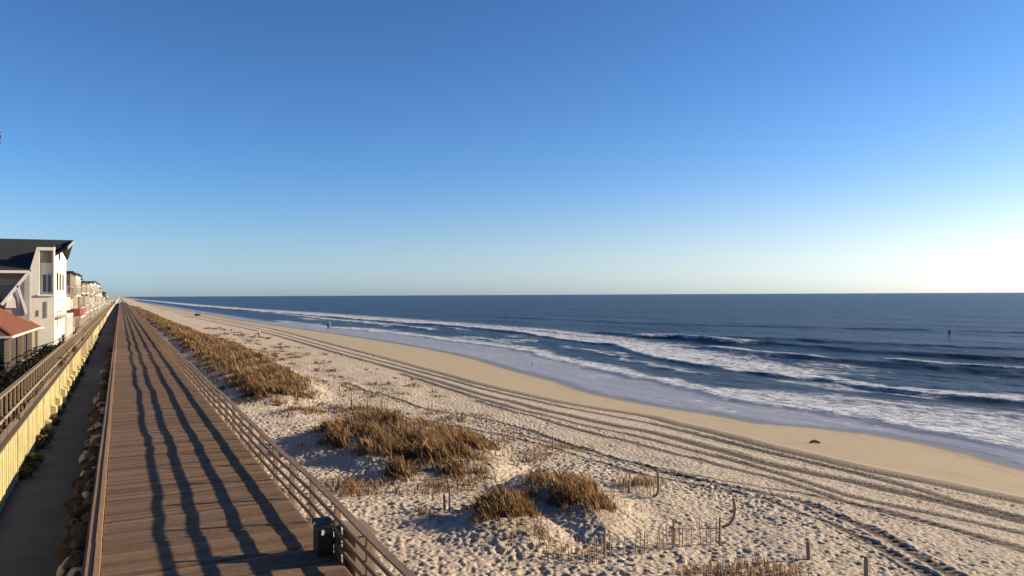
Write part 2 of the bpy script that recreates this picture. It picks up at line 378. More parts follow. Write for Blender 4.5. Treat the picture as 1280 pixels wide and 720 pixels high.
# grass patches traced on the dune, given where their roots stand
PATCH_PX = [
    ([(178, 386), (215, 402), (262, 420), (300, 431), (345, 452), (385, 472), (402, 486), (385, 494), (340, 500), (318, 498), (290, 482), (262, 462), (240, 440), (215, 420), (190, 402)], 1.0),
    ([(352, 506), (398, 500), (402, 508), (370, 514), (348, 512)], .5),
    ([(392, 545), (420, 528), (470, 520), (540, 527), (600, 543), (628, 562), (618, 586), (560, 590), (510, 592), (470, 580), (425, 566), (398, 562)], 1.0),
    ([(640, 592), (672, 580), (730, 592), (768, 604), (776, 628), (764, 648), (740, 646), (700, 628), (660, 612)], 1.0),
    ([(592, 650), (600, 628), (636, 616), (672, 632), (688, 650), (664, 668), (622, 668), (598, 662)], .9),
    ([(410, 494), (470, 500), (500, 508), (520, 520), (470, 522), (430, 516)], .35),
    ([(525, 634), (548, 622), (560, 630), (552, 642), (530, 642)], .5),
    ([(156, 382), (175, 384), (190, 396), (205, 412), (190, 404), (172, 392)], .8),
]
PATCH = [([tuple(un(a, b, -.75)[:2]) for a, b in P], s) for P, s in PATCH_PX]
def hump(x, y):
    h = np.zeros(np.shape(x)); cov = np.zeros(np.shape(x))
    for P, s in PATCH:
        xs_ = [p[0] for p in P]; ys_ = [p[1] for p in P]
        sel = (x > min(xs_)-4) & (x < max(xs_)+4) & (y > min(ys_)-4) & (y < max(ys_)+4)
        if not np.any(sel): continue
        xx = x[sel]; yy = y[sel]; d = dpoly(xx, yy, P); ins = inpoly(xx, yy, P)
        sd_ = np.where(ins, d, -d)
        h[sel] = np.maximum(h[sel], (.62*s)*(.8+.6*fbm(xx*.5, yy*.4, 12, 3))*sstep(-1.4, 1.1, sd_)); cov[sel] = np.maximum(cov[sel], s*sstep(-.35, .4, sd_))
    return h, cov
def height(x, y):
    x = np.asarray(x, float); y = np.asarray(y, float)
    hh, cov = hump(x, y)
    z = base_h(x, y)+hh
    inland = 1-sstep(18, 30, x)
    z = z + inland*sstep(4.2, 7, x)*.16*fbm(x*.35, y*.25, 3)
    return z, cov
def gpt(px, py, z=-1.2):
    for _ in range(14):
        p = un(px, py, z); zz, _c = height(np.array([p[0]]), np.array([p[1]])); z = .5*z+.5*float(zz[0])
    return Vector(un(px, py, z))

TRACKS = [  # centre lines of wheel ruts on the beach: points, half width, depth
    ([(205, 388), (250, 395), (300, 404), (340, 411), (420, 432), (500, 453), (594, 479), (700, 503), (812, 521), (900, 543), (960, 559), (1071, 585), (1177, 606), (1280, 628), (1420, 655)], .34, .10),
    ([(215, 391), (252, 397), (300, 406), (340, 414.5), (420, 437), (500, 458), (594, 484), (700, 508), (812, 529), (900, 551), (960, 566), (1071, 592), (1127, 606), (1200, 628), (1280, 647), (1420, 675)], .20, .07),
    ([(230, 395), (262, 401), (300, 409), (340, 418), (420, 441), (500, 463), (594, 491), (700, 517), (812, 540), (900, 563), (960, 580), (1071, 603), (1177, 627), (1280, 652), (1420, 685)], .30, .09),
    ([(500, 467), (594, 497), (700, 524), (812, 549), (900, 572), (960, 588), (1057, 619), (1154, 640), (1280, 667), (1420, 700)], .18, .06),
    ([(594, 501), (700, 531), (812, 559), (900, 582), (960, 596), (1057, 627), (1154, 652), (1280, 685), (1400, 715)], .16, .06),
    ([(430, 478), (520, 508), (640, 532), (723, 560), (820, 588), (912, 608), (1000, 626), (1050, 646), (1093, 664), (1154, 698), (1220, 735)], .13, .08),
    ([(500, 520), (640, 546), (723, 570), (790, 590), (860, 604), (960, 624), (1040, 655), (1110, 690), (1180, 730)], .10, .06),
    ([(640, 540), (760, 574), (900, 600), (1000, 616), (1120, 640), (1280, 690)], .09, .03),
    ([(960, 545), (1080, 570), (1180, 590), (1280, 612), (1400, 640)], .05, .02),
]
TR = []
for P, hw, dp in TRACKS:
    Q = sorted([tuple(un(a, b, -1.0 if b > 700 else -1.7)[:2]) for a, b in P], key=lambda q: q[1])
    TR.append(([gpt(a, b)[:2] for a, b in P], hw, dp))

def spaced(segs):
    out = [segs[0][0]]
    for a, b, f in segs:
        v = out[-1]
        while v < b:
            v += f(v); out.append(v)
    return np.array(out)
xs = spaced([(-400, -12, lambda v: 40 if v < -60 else 8), (-12, 4.0, lambda v: .5), (4.0, 24, lambda v: .044), (24, 46, lambda v: .11), (46, 75, lambda v: 1.0), (75, 200, lambda v: 10)])
ys = spaced([(-60, 10, lambda v: 2.0), (10, 34, lambda v: .047), (34, 70, lambda v: .047+.0035*(v-34)), (70, 400, lambda v: .18+.006*(v-70)), (400, 50000, lambda v: .04*v)])
X, Y = np.meshgrid(xs, ys)
Z, cov = height(X, Y)
xw = xwater(Y); s_in = xw-X
t1 = sorted([(p[1], p[0]) for p in TR[0][0]]); damp_edge = xw-np.interp(Y, [a for a, b in t1], [b for a, b in t1])-.4
damp = (1-sstep(damp_edge-.5, damp_edge+.5, s_in+.35*fbm(X*.4, Y*.12, 5)))
wet = 1-sstep(.4, 2.4, s_in + .5*fbm(X*.5, Y*.15, 9))
# the wet apron is a gentle flat slope below a low berm
Z = np.where(s_in < 0, -3.0+.045*s_in, Z)
Z = np.where((s_in >= 0), np.maximum(Z, -3.0+.004), Z)
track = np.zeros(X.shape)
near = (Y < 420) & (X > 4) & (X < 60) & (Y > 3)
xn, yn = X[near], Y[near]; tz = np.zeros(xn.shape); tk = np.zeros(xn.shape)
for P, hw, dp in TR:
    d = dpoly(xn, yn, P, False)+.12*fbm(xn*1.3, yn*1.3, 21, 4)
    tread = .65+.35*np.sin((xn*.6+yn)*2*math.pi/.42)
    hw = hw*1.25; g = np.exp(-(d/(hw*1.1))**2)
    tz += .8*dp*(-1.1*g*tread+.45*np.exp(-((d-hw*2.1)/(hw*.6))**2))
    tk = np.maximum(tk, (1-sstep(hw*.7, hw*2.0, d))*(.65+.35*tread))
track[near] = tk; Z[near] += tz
# trampled surface: pits and pushed-up rims
t6 = sorted([(p[1], p[0]) for p in TR[5][0]]); x6 = np.interp(Y, [a for a, b in t6], [b for a, b in t6])
tr_zone = (1-damp)*sstep(4.2, 5.0, X)*(1-sstep(90, 160, Y))*(1-.35*sstep(-1, 2.5, X-x6))*(1-.75*track)
nz = tr_zone > .01
xa, ya = X[nz], Y[nz]
d1, r1 = worley(xa/.165, ya/.18, 1.0); d2, r2 = worley(xa/.42+9, ya/.46, 5.0)
amp = (.75+.5*fbm(xa*.3, ya*.3, 31, 3))
pit = -.042*np.exp(-(d1/.34)**2)*(.35+r1)-.036*np.exp(-(d2/.24)**2)*(r2 > .35)+.012*np.exp(-((d2-.42)/.12)**2)
calm = 1-.5*sstep(.1, .6, fbm(xa*.22+4, ya*.16, 44, 3)+.05)
Z[nz] += tr_zone[nz]*(pit*amp*calm*1.6+.030*fbm(xa*2.6, ya*2.6, 50, 5))
litter = np.clip(cov*.8, 0, 1); litter = litter*(.6+.4*fbm(X*1.5, Y*1.5, 61, 3))
lm = np.zeros(X.shape); lm[nz] = (r2 > .93)*np.exp(-(d2/.22)**2)*.9
wr_ = np.exp(-((s_in-2.9-1.2*fbm(Y*.12, Y*0, 131, 4)-.2*fbm(X*2, Y*2, 133, 2))/.07)**2)*sstep(-.15, .25, fbm(X*1.2, Y*.8, 135, 3))
litter = np.clip(litter+lm*sstep(6, 9, X)+.8*wr_, 0, 1)
# bed of the path, and the higher garden terrace behind the yellow wall
Z = np.where((X > -3.6) & (X < 3.5), -1.3, Z)
Z = np.where(X <= -3.6, .55, Z)
track = np.where(X < 4, 0, track)
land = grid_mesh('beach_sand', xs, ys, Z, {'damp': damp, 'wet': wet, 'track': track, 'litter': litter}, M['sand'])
tag(land, 'pale trampled beach sand with tyre tracks sloping to the sea', 'sand', kind='structure')

# ------------------------------------------------------------------ sea
def line(pts): # crest as x(y) on the sea plane
    q = sorted([tuple(un(a, b, -3.0)[:2]) for a, b in pts], key=lambda p: p[1])
    return np.array([p[1] for p in q]), np.array([p[0] for p in q])
def xl(ln, y): return np.interp(y, ln[0], ln[1])
def yr(ln, y, soft): return sstep(ln[0][0]-soft, ln[0][0]+soft*.2, y)*(1-sstep(ln[0][-1]-soft*.2, ln[0][-1]+soft, y))
FOAM = [
    ([(165, 374.3), (200, 378), (252, 384), (334, 391), (400, 396), (450, 400), (500, 403.5), (594, 411), (656, 417.5), (719, 427), (766, 433), (797, 443), (844, 453), (900, 461), (964, 470), (1037, 476), (1092, 487), (1155, 494), (1219, 500), (1280, 505), (1450, 520)],
     [(165, 373.3), (200, 376), (252, 380.5), (334, 386.5), (400, 390), (450, 393.5), (500, 397), (594, 403.5), (700, 412), (756, 418), (806, 424), (860, 430), (900, 436), (964, 447), (1010, 457), (1050, 468), (1092, 480), (1155, 486), (1219, 489), (1280, 494), (1450, 508)], .95, .38),
    ([(800, 423), (850, 424.5), (900, 430), (918, 431)], [(800, 418), (850, 419.5), (900, 425), (918, 428)], 1.0, .4),
    ([(895, 438.5), (964, 446), (1010, 450)], [(895, 434.5), (964, 442), (1010, 448)], 1.0, .3),
    ([(1108, 454), (1130, 458), (1168, 461), (1220, 464), (1280, 468), (1330, 471)], [(1108, 451), (1140, 452.5), (1200, 457), (1280, 464), (1330, 468)], 1.0, .3),
    ([(420, 410), (500, 418), (550, 424), (616, 432), (662, 441), (703, 452), (737, 461), (781, 468), (825, 480), (875, 490), (900, 497), (964, 507), (1044, 519), (1124, 534), (1219, 550), (1280, 561), (1450, 590)],
     [(420, 406), (500, 413), (550, 420), (616, 427), (662, 434), (703, 445), (737, 452), (781, 459), (825, 472), (875, 482), (900, 486), (964, 488), (1044, 492), (1124, 500), (1219, 508), (1280, 512), (1450, 526)], .84, .2),
    ([(560, 403.8), (640, 411), (720, 420), (760, 424)], [(560, 402.6), (640, 409.5), (720, 418), (760, 422)], .9, .2),
    ([(1040, 499), (1124, 508), (1219, 518), (1280, 522), (1450, 540)], [(1040, 496), (1124, 504), (1219, 512), (1280, 516), (1450, 532)], .62, .15),
    ([(700, 434), (760, 444), (800, 455), (860, 466)], [(700, 432), (760, 441), (800, 452), (860, 463)], .5, .12),
    ([(250, 383.6), (300, 388), (360, 394), (420, 400), (470, 405), (540, 413)], [(250, 382.6), (300, 386.5), (360, 392), (420, 397.5), (470, 402), (540, 411)], .72, .25),
]
CREST = [([(756, 418), (806, 422.5), (850, 424), (900, 429.5), (964, 432.5), (1092, 441), (1280, 452), (1450, 462)], .5),
         ([(880, 437), (964, 447), (1044, 453), (1130, 459), (1168, 462), (1280, 470), (1450, 481)], .5),
         ([(940, 424), (1092, 431), (1280, 437), (1450, 445)], .3),
         ([(560, 394), (800, 405), (1092, 412), (1450, 421)], .25)]
sx = spaced([(34, 125, lambda v: .3), (125, 60000, lambda v: .012*(v-125)+.3)])
sy = spaced([(-2000, -30, lambda v: 60), (-30, 20, lambda v: 1.0), (20, 160, lambda v: .4), (160, 60000, lambda v: .4+.006*(v-160))])
X, Y = np.meshgrid(sx, sy)
Z = np.full(X.shape, -3.0); foam = np.zeros(X.shape)
wob = 1.1*fbm(X*.05, Y*.09, 71, 3)+.35*fbm(X*.3, Y*.45, 73, 3)
dcam = np.hypot(X, Y)
for fr, bk, dens, hgt in FOAM:
    lf, lb = line(fr), line(bk)
    ragged = (1.1*fbm(Y*.22, Y*0+hgt*9, 17, 3)+.4*fbm(Y*.9, Y*0+hgt*5, 19, 2))*(1+Y.clip(0, 200)*.006)
    xf, xb = xl(lf, Y)+.4*wob+(ragged if dens < .85 else .35*ragged), xl(lb, Y)+wob+ragged
    xb = np.maximum(xb, xf+.8)
    yw = yr(lf, Y, 6.0)
    t = (X-xf)/(xb-xf)
    f = sstep(-.06, .02, t)*(1-sstep(.35, 1.35, t)*.9)*(t < 1.6)*dens*yw
    lead = np.exp(-((X-xf-.4)/1.1)**2)*yw*min(1, dens*1.25)   # thick leading edge
    foam = np.maximum(foam, np.maximum(f*(1.0-.18*t.clip(0, 1)), lead))
    d = X-xf; var = .75+.5*vnoise(Y*.12, Y*0, 5)
    prof = np.where(d < 0, np.exp(-(d/.8)**2), np.exp(-d/6.0))
    Z += hgt*prof*yw*var
for ln, hgt in CREST:
    l = line(ln); yw = yr(l, Y, 12.0); d = X-xl(l, Y)-.6*wob
    Z += hgt*yw*np.where(d < 0, np.exp(-(d/1.5)**2), np.exp(-(d/5.0)**2))
xw = xwater(Y)+0.0
deep = sstep(3, 22, X-xw)
Z += deep*(.32*fbm(X*.16, Y*.03, 81, 4)+.17*fbm(X*.7, Y*.22, 85, 4))*(1-sstep(300, 1200, dcam))
Z += (1-deep)*.012*fbm(X*.5, Y*.3, 90, 3)
lfi = line(FOAM[4][0])
xin = xl(lfi, Y)
shallow = np.where(Y < lfi[0][-1]+60, 1-sstep(-.5, 3.5, X-xin), 1-sstep(3, 9, X-xw))
bandsh = .35*sstep(.1, .5, foam)
shallow = np.clip(np.maximum(shallow*.95, bandsh*(1-sstep(10, 25, X-xw))), 0, 1)
band_ = sstep(4, 9, X-xw)*(1-sstep(30, 60, X-xw))*(Y < 320)
foam = np.maximum(foam, .58*band_*sstep(.02, .4, fbm(X*.22, Y*.06, 151, 4)))
# thin swash edge meets the sand
edge = X-xw-.25*fbm(X*0+1, Y*.5, 95, 3)
Z = np.where(edge < 0, -3.0+.05*edge-.03, np.where(edge < 1.5, np.maximum(-3.0+.018+.01*edge, np.minimum(Z, -2.98)), np.maximum(Z, -2.985)))
foam = np.maximum(foam, .42*np.exp(-((edge-.25)/.22)**2))
foam = np.maximum(foam, .42*(shallow > .5)*sstep(.0, .45, fbm(X*.35, Y*.1, 99, 4))*sstep(.2, 1.2, edge))
for k_ in range(3): # old swash lines left on the sheet
    foam = np.maximum(foam, .5*(shallow > .4)*np.exp(-((edge-1.2-1.7*k_-1.3*fbm(Y*.11, Y*0+k_, 101+k_, 3))/.10)**2)*sstep(-.2, .3, fbm(X*.2, Y*.08, 111+k_, 3)))
sea = grid_mesh('sea_water', sx, sy, Z, {'foam': foam, 'shallow': shallow}, M['sea'])
tag(sea, 'dark blue sea with lines of white breakers', 'sea', kind='structure')

# garden terrace behind the wall, path bed
MB().box((-60, 8, .4), (-3.75, 900, .75)).build('garden_ground', M['mulch'])['kind'] = 'structure'
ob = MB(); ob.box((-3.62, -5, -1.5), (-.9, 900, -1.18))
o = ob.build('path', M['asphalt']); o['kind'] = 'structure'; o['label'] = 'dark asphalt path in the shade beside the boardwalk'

# ------------------------------------------------------------------ boardwalk
def skew(x): return .045*(x-1.9)      # boards lie a touch off square, as in the photo
def wv(y): return .02*math.sin(y*.31+1)+.025*math.sin(y*.83)+.012*math.sin(y*1.9+2)
bw = empty('boardwalk', (0, 0, 0), 'long brown plank boardwalk running to the horizon', 'boardwalk'); bw['kind'] = 'structure'
mb = MB(); y = 7.0; k = 0
PER = 2.2
nb = 0
while y < 150:
    i = nb % 14; gap = .10 if i == 13 else (.06 if i == 6 else .010)
    bwid = PER/14-gap*(1 if i in (6, 13) else 1)
    zt = random.uniform(-.006, .004)
    k = len(mb.v); x0, x1 = -.36+random.uniform(-.01, .01), 4.14
    def sy_(x, yy): return yy+skew(x)
    for (xx, yy, zz) in ((x0, y, -.045), (x1, y, -.045), (x1, y+bwid, -.045), (x0, y+bwid, -.045), (x0, y, zt), (x1, y, zt+random.uniform(-.004, .004)), (x1, y+bwid, zt+random.uniform(-.003, .003)), (x0, y+bwid, zt)):
        mb.v.append((xx, sy_(xx, yy), zz))
    for g in ((0, 3, 2, 1), (4, 5, 6, 7), (0, 1, 5, 4), (1, 2, 6, 5), (2, 3, 7, 6), (3, 0, 4, 7)):
        mb.f.append(tuple(k+a for a in g)); mb.m.append(0)
    y += PER/14; nb += 1
mb.build('planks', M['plank'], bw)
mb = MB()
while y < 900:
    mb.box((-.36, y, -.045), (4.14, y+.49*(1 if y < 300 else 4), 0)); y += .5*(1 if y < 300 else 4)
mb.build('planks', M['plank'], bw)
mb = MB()
for xx in (-.2, .9, 2.0, 3.1, 4.0): mb.box((xx-.04, 6, -.30), (xx+.04, 900, -.05))
mb.build('joist', M['darkwood'], bw)
mb = MB(); yy = 6.0
while yy < 900:
    L_ = 3.6 if yy < 250 else 30
    j = random.uniform(-.006, .006)
    mb.box((-.50+j, yy, -.02), (-.375+j, yy+L_-.01, .075)); mb.box((-.655+j, yy+1.2, -.06), (-.515+j, yy+L_+1.19, .045)); yy += L_
mb.build('kerb', M['kerbwood'], bw, .006)
mb = MB().box((-.70, 6, -.34), (-.66, 900, .02)); mb.box((4.15, 6, -.34), (4.19, 900, -.02)); mb.build('fascia', M['kerbwood'], bw)
mb = MB(); yy = 8.0
while yy < 200:
    mb.box((-.6, yy, -1.4), (-.42, yy+.18, -.3)); mb.box((3.85, yy, -1.4), (4.03, yy+.18, -.3)); yy += 2.6
mb.build('piling', M['darkwood'], bw)

# right railing: four rails between posts, slightly wavy as real lumber is
rl = empty('boardwalk_railing', (4.25, 14.9, 0), 'weathered wooden railing along the seaward edge of the boardwalk', 'railing')
def rx(y): return 4.25+.018*math.sin(y*.37+.5)+.03*sstep(90, 400, y)
def rz(y, h): return h*(1+.018*math.sin(y*.33+1.3)+.012*math.sin(y*.71))+.008*math.sin(y*1.9+h*2)+.006*math.sin(y*2.464+1+h)
O = Vector((4.25, 14.9, 0))
YP = [14.95-2.55*3+2.55*i for i in range(330)]
far = MB(); PW = .10
for i, yy in enumerate(YP):
    if i < 96:
        m_ = MB(); lean = random.uniform(-.012, .012)
        m_.bar(Vector((rx(yy)+.02, yy, -.9))-O, Vector((rx(yy)+.02+lean, yy, rz(yy, 1.03)-.02))-O, .09, .14, (1, 0, 0))
        m_.build('post', M['postwood'], rl, .008 if i < 14 else 0)
    else:
        far.bar(Vector((rx(yy)+.02, yy, -.6))-O, Vector((rx(yy)+.02, yy, rz(yy, 1.03)-.02))-O, .09, .14, (1, 0, 0))
fo = far.build('post', M['postwood'], rl); fo['kind'] = 'stuff'
for nm, h, wd, ht, off in (('top_rail', 1.035, .15, .045, .0), ('middle_rail', .785, .045, .09, -.06), ('lower_rail', .50, .045, .09, -.06), ('bottom_rail', .22, .045, .09, -.06)):
    m_ = MB(); step = 1.275
    yy = YP[0]
    while yy < 840:
        st = step if yy < 160 else step*6
        a = Vector((rx(yy)+off, yy-.0, rz(yy, h)))-O; b = Vector((rx(yy+st)+off, yy+st+.004, rz(yy+st, h)))-O
        m_.bar(a, b, wd, ht); yy += st
    m_.build(nm, M['railwood'], rl)

# litter bin against the railing and the wooden locker outside it
BX, BY = 3.97, 17.5
b = empty('litter_bin', (BX, BY, 0), 'low black metal litter bin standing against the boardwalk railing', 'litter bin')
MB().prism([(-.17, -.24, .03), (.17, -.24, .03), (.17, .24, .03), (-.17, .24, .03)], (0, 0, .56)).build('body', M['black'], b, .02)
h_ = MB(); h_.box((-.19, -.27, .68), (.19, .27, .71)); h_.box((-.19, -.27, .59), (-.16, -.24, .685)); h_.box((.16, -.27, .59), (.19, -.24, .685)); h_.box((-.19, .24, .59), (-.16, .27, .685)); h_.box((.16, .24, .59), (.19, .27, .685))
h_.build('hood', M['binrim'], b, .006)
MB().prism([(-.10, -.262, .47), (-.05, -.262, .44), (-.03, -.262, .53), (-.05, -.262, .585), (-.09, -.262, .57)], (0, .02, 0)).build('liner', M['paper'], b)
for a in (-.14, .14):
    for c in (-.2, .2): MB().box((a-.02, c-.02, 0), (a+.02, c+.02, .05)).build('foot', M['binrim'], b)
b = empty('wooden_locker', (4.62, 17.0, -.6), 'upright weathered wooden locker just outside the railing beside the bin', 'locker')
lm_ = MB()
for i in range(4): lm_.box((-.22, -.52+.26*i, -.2), (.22, -.265+.26*i, 1.15+.01*(i % 2)))
lm_.build('body', M['postwood'], b, .01)
MB().box((-.26, -.56, 1.17), (.26, .56, 1.21)).build('lid', M['palewood'], b, .008)
MB().box((-.235, -.54, .2), (-.222, .54, .3)).build('batten', M['palewood'], b)

# ------------------------------------------------------------------ riprap between path and boardwalk
def rock_mesh(seed, m):
    import bmesh
    bm = bmesh.new(); bmesh.ops.create_icosphere(bm, subdivisions=3, radius=.5); r = random.Random(seed)
    cuts = [(Vector((r.uniform(-1, 1), r.uniform(-1, 1), r.uniform(-1, 1))).normalized(), r.uniform(.26, .42)) for _ in range(11)]
    for v in bm.verts:
        for n_, d in cuts:
            e = v.co.dot(n_)-d
            if e > 0: v.co -= n_*e*.95
        v.co += Vector((r.uniform(-1, 1), r.uniform(-1, 1), r.uniform(-1, 1)))*.012
    me = bpy.data.meshes.new('rock'); bm.to_mesh(me); bm.free(); me.materials.append(m); return me
RL = [rock_mesh(i, M['rockl']) for i in range(4)]; RD = [rock_mesh(i+20, M['rockd']) for i in range(5)]
y = 13.0; nr = 0
while y < 175 and nr < 285:
    rows = 2 if y < 60 else 1
    for j in range(rows):
        pale = random.random() < .16
        me = random.choice(RL if pale else RD)
        o = bpy.data.objects.new('rock', me); COL.objects.link(o); nr += 1
        s = random.uniform(.30, .62)*(1+.003*y)
        if rows == 2: xx = (-1.18 if j == 0 else -.86)+random.uniform(-.10, .08); zz = (-1.10 if j == 0 else -.82)+random.uniform(-.05, .08)
        else: xx = -1.0+random.uniform(-.15, .1); zz = -.95+random.uniform(-.05, .1)
        o.location = (xx, y+random.uniform(-.1, .1), zz); o.scale = (s*random.uniform(.75, 1.0), s*random.uniform(.9, 1.5), s*random.uniform(.8, 1.15))
        o.rotation_euler = (random.uniform(-.5, .5), random.uniform(-.5, .5), random.uniform(0, 6.28))
        if pale: tag(o, 'pale grey riprap rock in the row between the asphalt path and the boardwalk', 'rock', 'pale riprap rocks beside the boardwalk')
        else: tag(o, 'dark brown riprap rock in the row between the asphalt path and the boardwalk', 'rock', 'dark riprap rocks beside the boardwalk')
    y += (.42 if y < 60 else .8)*random.uniform(.8, 1.25)
MB().prism([(-1.35, 6, -1.3), (-.60, 6, -1.3), (-.60, 6, -.72), (-.80, 6, -.80), (-1.12, 6, -1.14)], (0, 500, 0)).build('rubble_bank', M['mulch'])['kind'] = 'structure'

# ------------------------------------------------------------------ leaf clumps
def leafy(n, rx_, ry_, rz_, size, seed, up=.4):
    r = np.random.default_rng(seed); m_ = MB()
    for i in range(n):
        d = r.normal(size=3); d /= np.linalg.norm(d); rad = r.uniform(.45, 1.0)**.6
        c = Vector((d[0]*rx_*rad, d[1]*ry_*rad, rz_+d[2]*rz_*rad))
        a = Vector(r.normal(size=3)).normalized(); b_ = a.cross(Vector(r.normal(size=3))).normalized(); s = size*r.uniform(.6, 1.3)
        m_.poly([c-a*s*.5, c+b_*s*.3, c+a*s*.5, c-b_*s*.3])
    return m_
def shrub(proto_name, n, dims, size, seed, m, tw=True):
    o = empty(proto_name, (0, 0, 0), 'x', 'shrub')
    leafy(n, *dims, size, seed).build('foliage', m, o)
    t = MB(); r = random.Random(seed)
    for i in range(5):
        a = r.uniform(0, 6.28); t.tube([(0, 0, 0), (dims[0]*.4*math.cos(a), dims[1]*.4*math.sin(a), dims[2]*.8), (dims[0]*.7*math.cos(a), dims[1]*.7*math.sin(a), dims[2]*1.4)], [.02, .014, .006], 5)
    t.build('stem', M['twig'], o); return o

# ------------------------------------------------------------------ yellow wall, railing above it
wl = empty('yellow_wall', (-3.5, 20, -1.2), 'tall pale yellow panelled retaining wall along the asphalt path', 'wall')
W0 = Vector((-3.5, 20, -1.2))
y = 12.0; i = 0
while y < 250:
    L_ = 3.75 if y < 130 else 15; m_ = MB(); off = random.uniform(-.02, .02)
    m_.box(Vector((-3.60, y, -1.6))-W0, Vector((-3.42+off, y+L_-.06, .70+random.uniform(-.02, .02)))-W0)
    if y < 130:
        for q in range(6): m_.box(Vector((-3.415+off, y+.18+q*.62, -1.6))-W0, Vector((-3.40+off, y+.62+q*.62, .66))-W0)
    m_.build('panel', M['yellow'] if y < 52 or random.random() < .6 else M['palewood'], wl); y += L_
    if i < 60: MB().box(Vector((-3.62, y-.07, -1.6))-W0, Vector((-3.36, y+.01, .74))-W0).build('pilaster', M['yellow'], wl)
    i += 1
for ycap in (0,):
    MB().box(Vector((-3.74, 12, .745))-W0, Vector((-3.34, 250, .80))-W0).build('cap', M['brownboard'], wl)
gr = empty('garden_railing', (-3.6, 20, .8), 'pale wooden railing with square balusters on top of the yellow wall', 'railing')
G0 = Vector((-3.6, 20, .8)); y = 13.0; far = MB(); i = 0
def gz(y): return 2.28+.012*math.sin(y*.5)
while y < 420:
    p, q = Vector((-3.58, y, .8))-G0, Vector((-3.58, y, gz(y)))-G0
    if i < 99: MB().bar(p, q, .065, .065, (1, 0, 0)).build('post', M['palewood'], gr)
    else: far.bar(p, q, .085, .085, (1, 0, 0))
    y += 1.25; i += 1
far.build('post', M['palewood'], gr)['kind'] = 'stuff'
m_ = MB().box(Vector((-3.66, 12.5, 2.28))-G0, Vector((-3.50, 420, 2.33))-G0); m_.build('top_rail', M['palewood'], gr)
m_ = MB().box(Vector((-3.53, 12.5, 1.45))-G0, Vector((-3.49, 420, 1.55))-G0); m_.build('middle_rail', M['palewood'], gr)
m_ = MB(); y = 12.5
while y < 200:
    m_.box(Vector((-3.55, y, .82))-G0, Vector((-3.51, y+1.75, 1.08+random.uniform(-.04, .05)))-G0); y += 1.84
m_.build('kick_board', M['brownboard'], gr)
# stepped yellow buttress blocks at the foot of the wall with weeds between them
pr = shrub('weed_shrub', 260, (.26, .34, .22), .11, 3, M['scrub'])
kids = children_of(pr)
for i, (px, py) in enumerate(((22, 598), (36, 583), (50, 560), (58, 548), (66, 532), (72, 520), (80, 500), (86, 490), (97, 470), (106, 455), (114, 443), (91, 480), (101, 463), (110, 449), (118, 437), (122, 431), (125, 425), (128, 419), (88, 486), (94, 474), (75, 512), (29, 590))):
    p = un(px, py, -1.18); o = pr if i == 0 else copy_tree(pr, None, kids)
    o.location = (-3.22+random.uniform(-.05, .1), p[1], -1.2); s = random.uniform(.8, 1.5); o.scale = (s, s*1.2, s); o.rotation_euler = (0, 0, i*1.3)
    tag(o, 'low dry weedy shrub growing at the foot of the yellow wall', 'shrub', 'weeds at the foot of the yellow wall')
bt = None
for i in range(26):
    y = 47+i*3.75
    if bt is None:
        m_ = MB(); m_.box((-.12, -.42, 0), (.12, .42, .62)); m_.prism([(-.12, -.42, .62), (.12, -.42, .62), (-.12, -.42, .80)], (0, .84, 0)); bt = m_.build('buttress', M['yellow'], None, .03); o = bt
    else: o = bt.copy(); COL.objects.link(o)
    o.location = (-3.27, y+random.uniform(-.5, .5), -1.2); o.scale = (1+random.uniform(-.1, .6), random.uniform(.8, 1.6), random.uniform(.7, 1.4))
    tag(o, 'small yellow buttress block stepping out at the foot of the yellow wall', 'buttress', 'buttress blocks along the yellow wall')
# hedge in the garden
pr = shrub('hedge_shrub', 900, (.95, 1.15, .55), .13, 8, M['hedge']); kids = children_of(pr)
n_ = 0
for row, xx in enumerate((-4.5, -5.6)):
    y = 20.0+row*.8
    while y < 96:
        if not (row == 1 and 49 < y < 88):
            o = pr if n_ == 0 else copy_tree(pr, None, kids); n_ += 1
            o.location = (xx+random.uniform(-.2, .2), y, .74); s = random.uniform(.75, 1.15); o.scale = (s*.8, s, s*random.uniform(.8, 1.15)); o.rotation_euler = (0, 0, random.uniform(0, 6))
            if row == 0: tag(o, 'dark clipped hedge shrub in the row just behind the garden railing', 'shrub', 'hedge shrubs behind the garden railing')
            else: tag(o, 'dark hedge shrub in the second row further from the garden railing', 'shrub', 'second row of hedge shrubs in the garden')
        y += 1.9*random.uniform(.85, 1.15)

